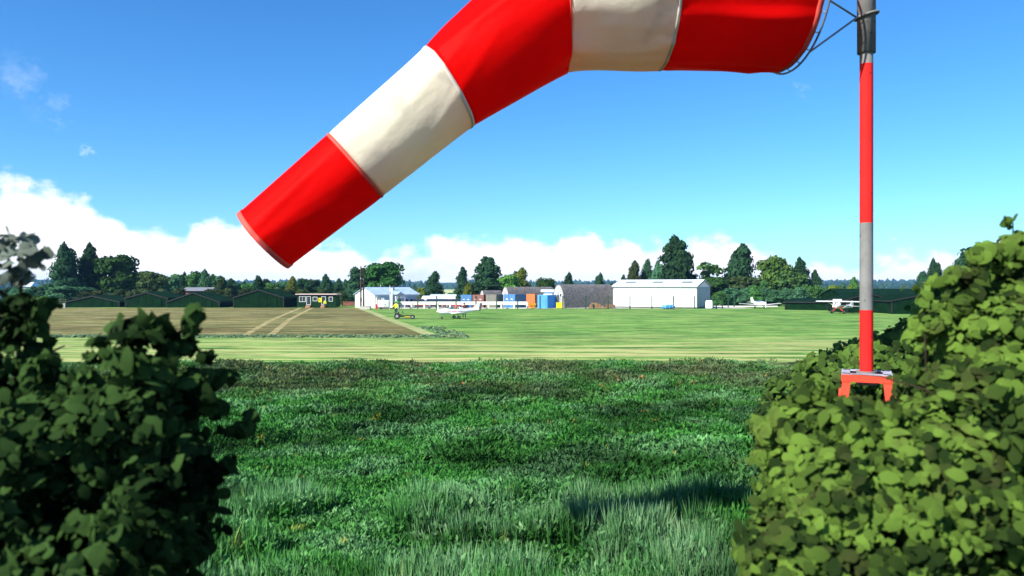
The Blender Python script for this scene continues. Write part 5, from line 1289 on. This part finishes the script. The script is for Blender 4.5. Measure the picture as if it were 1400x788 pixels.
bush('bush', (X(1300, 3.1), 3.1, 0), R1, [(1.6, 3.1, 1.75, 3.0, 3.1, .035), (1.75, 3.2, 2.1, 3.2, 3.6, .04), (1.5, 3.0, 1.3, 2.95, 2.8, .03), (1.8, 3.3, 1.95, 3.4, 3.3, .03)], lm_r, 'light green leafy bush filling the lower right corner', (.008, .025), 2300, 31, hole=.30, cell=.085, flat=.32)
R2 = [lob(1180, 505, 10.2, 48, 38, .9), lob(1250, 490, 10.5, 60, 45, .9), lob(1320, 450, 10.5, 60, 60, 1.0), lob(1130, 520, 9.8, 40, 32, .7), lob(1085, 545, 9.5, 34, 30, .6), lob(1380, 400, 10.5, 40, 60, .9), lob(1060, 590, 9.2, 28, 34, .6)]
R2 += [(X(1250, 10.5), 10.6, 1.2, 1.4, 1.1, 1.4), (X(1150, 10), 10.2, 1.0, 1.0, .9, 1.2), (X(1350, 10.5), 10.7, 1.6, 1.2, 1.0, 1.7)]
bush('bush', (X(1230, 10.5), 10.5, 0), R2, [(5.2, 10.5, 5.6, 10.6, 3.0, .05), (5.0, 10.4, 4.6, 10.2, 2.3, .04), (5.4, 10.6, 6.4, 10.6, 3.4, .05)], lm_b, 'darker green bush behind the foot of the mast', (.02, .06), 400, 32, cell=.3)
L1 = [lob(200, 590, 2.6, 62, 80, .3), lob(195, 490, 2.6, 44, 36, .16), lob(230, 700, 2.5, 48, 110, .3), lob(60, 640, 2.5, 110, 105, .4), lob(60, 660, 2.7, 100, 105, .3), lob(120, 750, 2.4, 130, 100, .4), lob(150, 740, 2.7, 120, 90, .3), lob(200, 640, 2.75, 70, 90, .3), lob(16, 500, 2.7, 34, 50, .2), lob(8, 440, 2.7, 24, 30, .12),
      lob(48, 515, 2.6, 16, 28, .08), lob(215, 455, 2.7, 30, 9, .08), lob(262, 445, 2.7, 9, 24, .05), lob(248, 474, 2.7, 22, 8, .05), lob(300, 515, 2.8, 24, 9, .06), lob(278, 560, 2.8, 34, 12, .08), lob(341, 577, 2.8, 7, 18, .03), lob(272, 655, 2.7, 18, 40, .10), lob(255, 520, 2.7, 30, 16, .10), lob(120, 535, 2.7, 50, 26, .15), lob(315, 590, 2.8, 22, 5, .04), lob(165, 448, 2.7, 16, 12, .05)]
rb = random.Random(12)
for i in range(48): px_, py_ = rb.choice([(150, 470), (250, 520), (270, 600), (285, 660), (285, 740), (90, 520), (30, 440), (240, 450), (60, 530), (210, 440)]); L1.append(lob(px_+rb.uniform(-34, 34), py_+rb.uniform(-30, 24), 2.65, rb.uniform(4, 17), rb.uniform(3, 11), .05))
L1 += [(X(130, 2.6), 2.7, 1.5, .5, .45, .8), (X(60, 2.6), 2.7, .8, .65, .55, .8), (X(0, 2.6), 2.8, 1.8, .5, .45, 1.1)]
bush('bush', (X(120, 2.6), 2.6, 0), L1, [(-1.4, 2.6, -1.25, 2.62, 2.95, .03), (-1.6, 2.75, -1.72, 2.75, 3.0, .03), (-1.3, 2.65, -1.17, 2.65, 3.0, .022)], lm_l, 'dark leaved bush filling the lower left corner', (.008, .028), 1500, 33, hole=.37, cell=.12)
# pale grey green spray at the upper left edge
L2 = [lob(28, 352, 2.9, 34, 36, .06), lob(5, 330, 2.9, 8, 20, .04), lob(8, 372, 2.9, 30, 16, .05)]
bush('overhanging_branch', (X(-60, 2.9), 2.9, 0), L2, [(X(-70, 2.9), 2.9, X(30, 2.9), 2.9, Z(352, 2.9), .03)], leafmat('grey_leaves', (.075, .10, .075), (.17, .21, .17), None, trans=.3, nscale=4, var_obj=0), 'grey green leafy branch tip at the far left edge above the bush', (.012, .028), 700, 34, hole=.15)['category'] = 'branch'
L3 = [lob(1378, 303, 3.3, 11, 10, .03), lob(1248, 392, 3.1, 14, 5, .03), lob(1266, 415, 3.1, 6, 26, .03), lob(1340, 372, 3.3, 10, 12, .03), lob(1296, 440, 3.2, 30, 12, .05)]
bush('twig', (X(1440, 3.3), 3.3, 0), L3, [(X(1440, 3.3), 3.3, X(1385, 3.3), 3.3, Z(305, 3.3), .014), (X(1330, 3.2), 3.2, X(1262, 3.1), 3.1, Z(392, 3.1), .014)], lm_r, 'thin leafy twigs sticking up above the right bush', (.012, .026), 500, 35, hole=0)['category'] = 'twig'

# ================================================================== HAZE
hz = MB().box(-3600, -40, -14, 3600, 3700, 60).build('haze', None, label='pale blue air haze over the distant hills', cat='haze', kind='stuff')
hm_ = bpy.data.materials.new('haze'); hm_.use_nodes = True; t = hm_.node_tree; t.nodes.clear()
pv = nd(t, 'ShaderNodeVolumePrincipled'); pv.inputs['Density'].default_value = .00013; pv.inputs['Color'].default_value = (.25, .55, 1, 1)
om = nd(t, 'ShaderNodeOutputMaterial'); t.links.new(pv.outputs[0], om.inputs['Volume']); hz.data.materials.append(hm_)
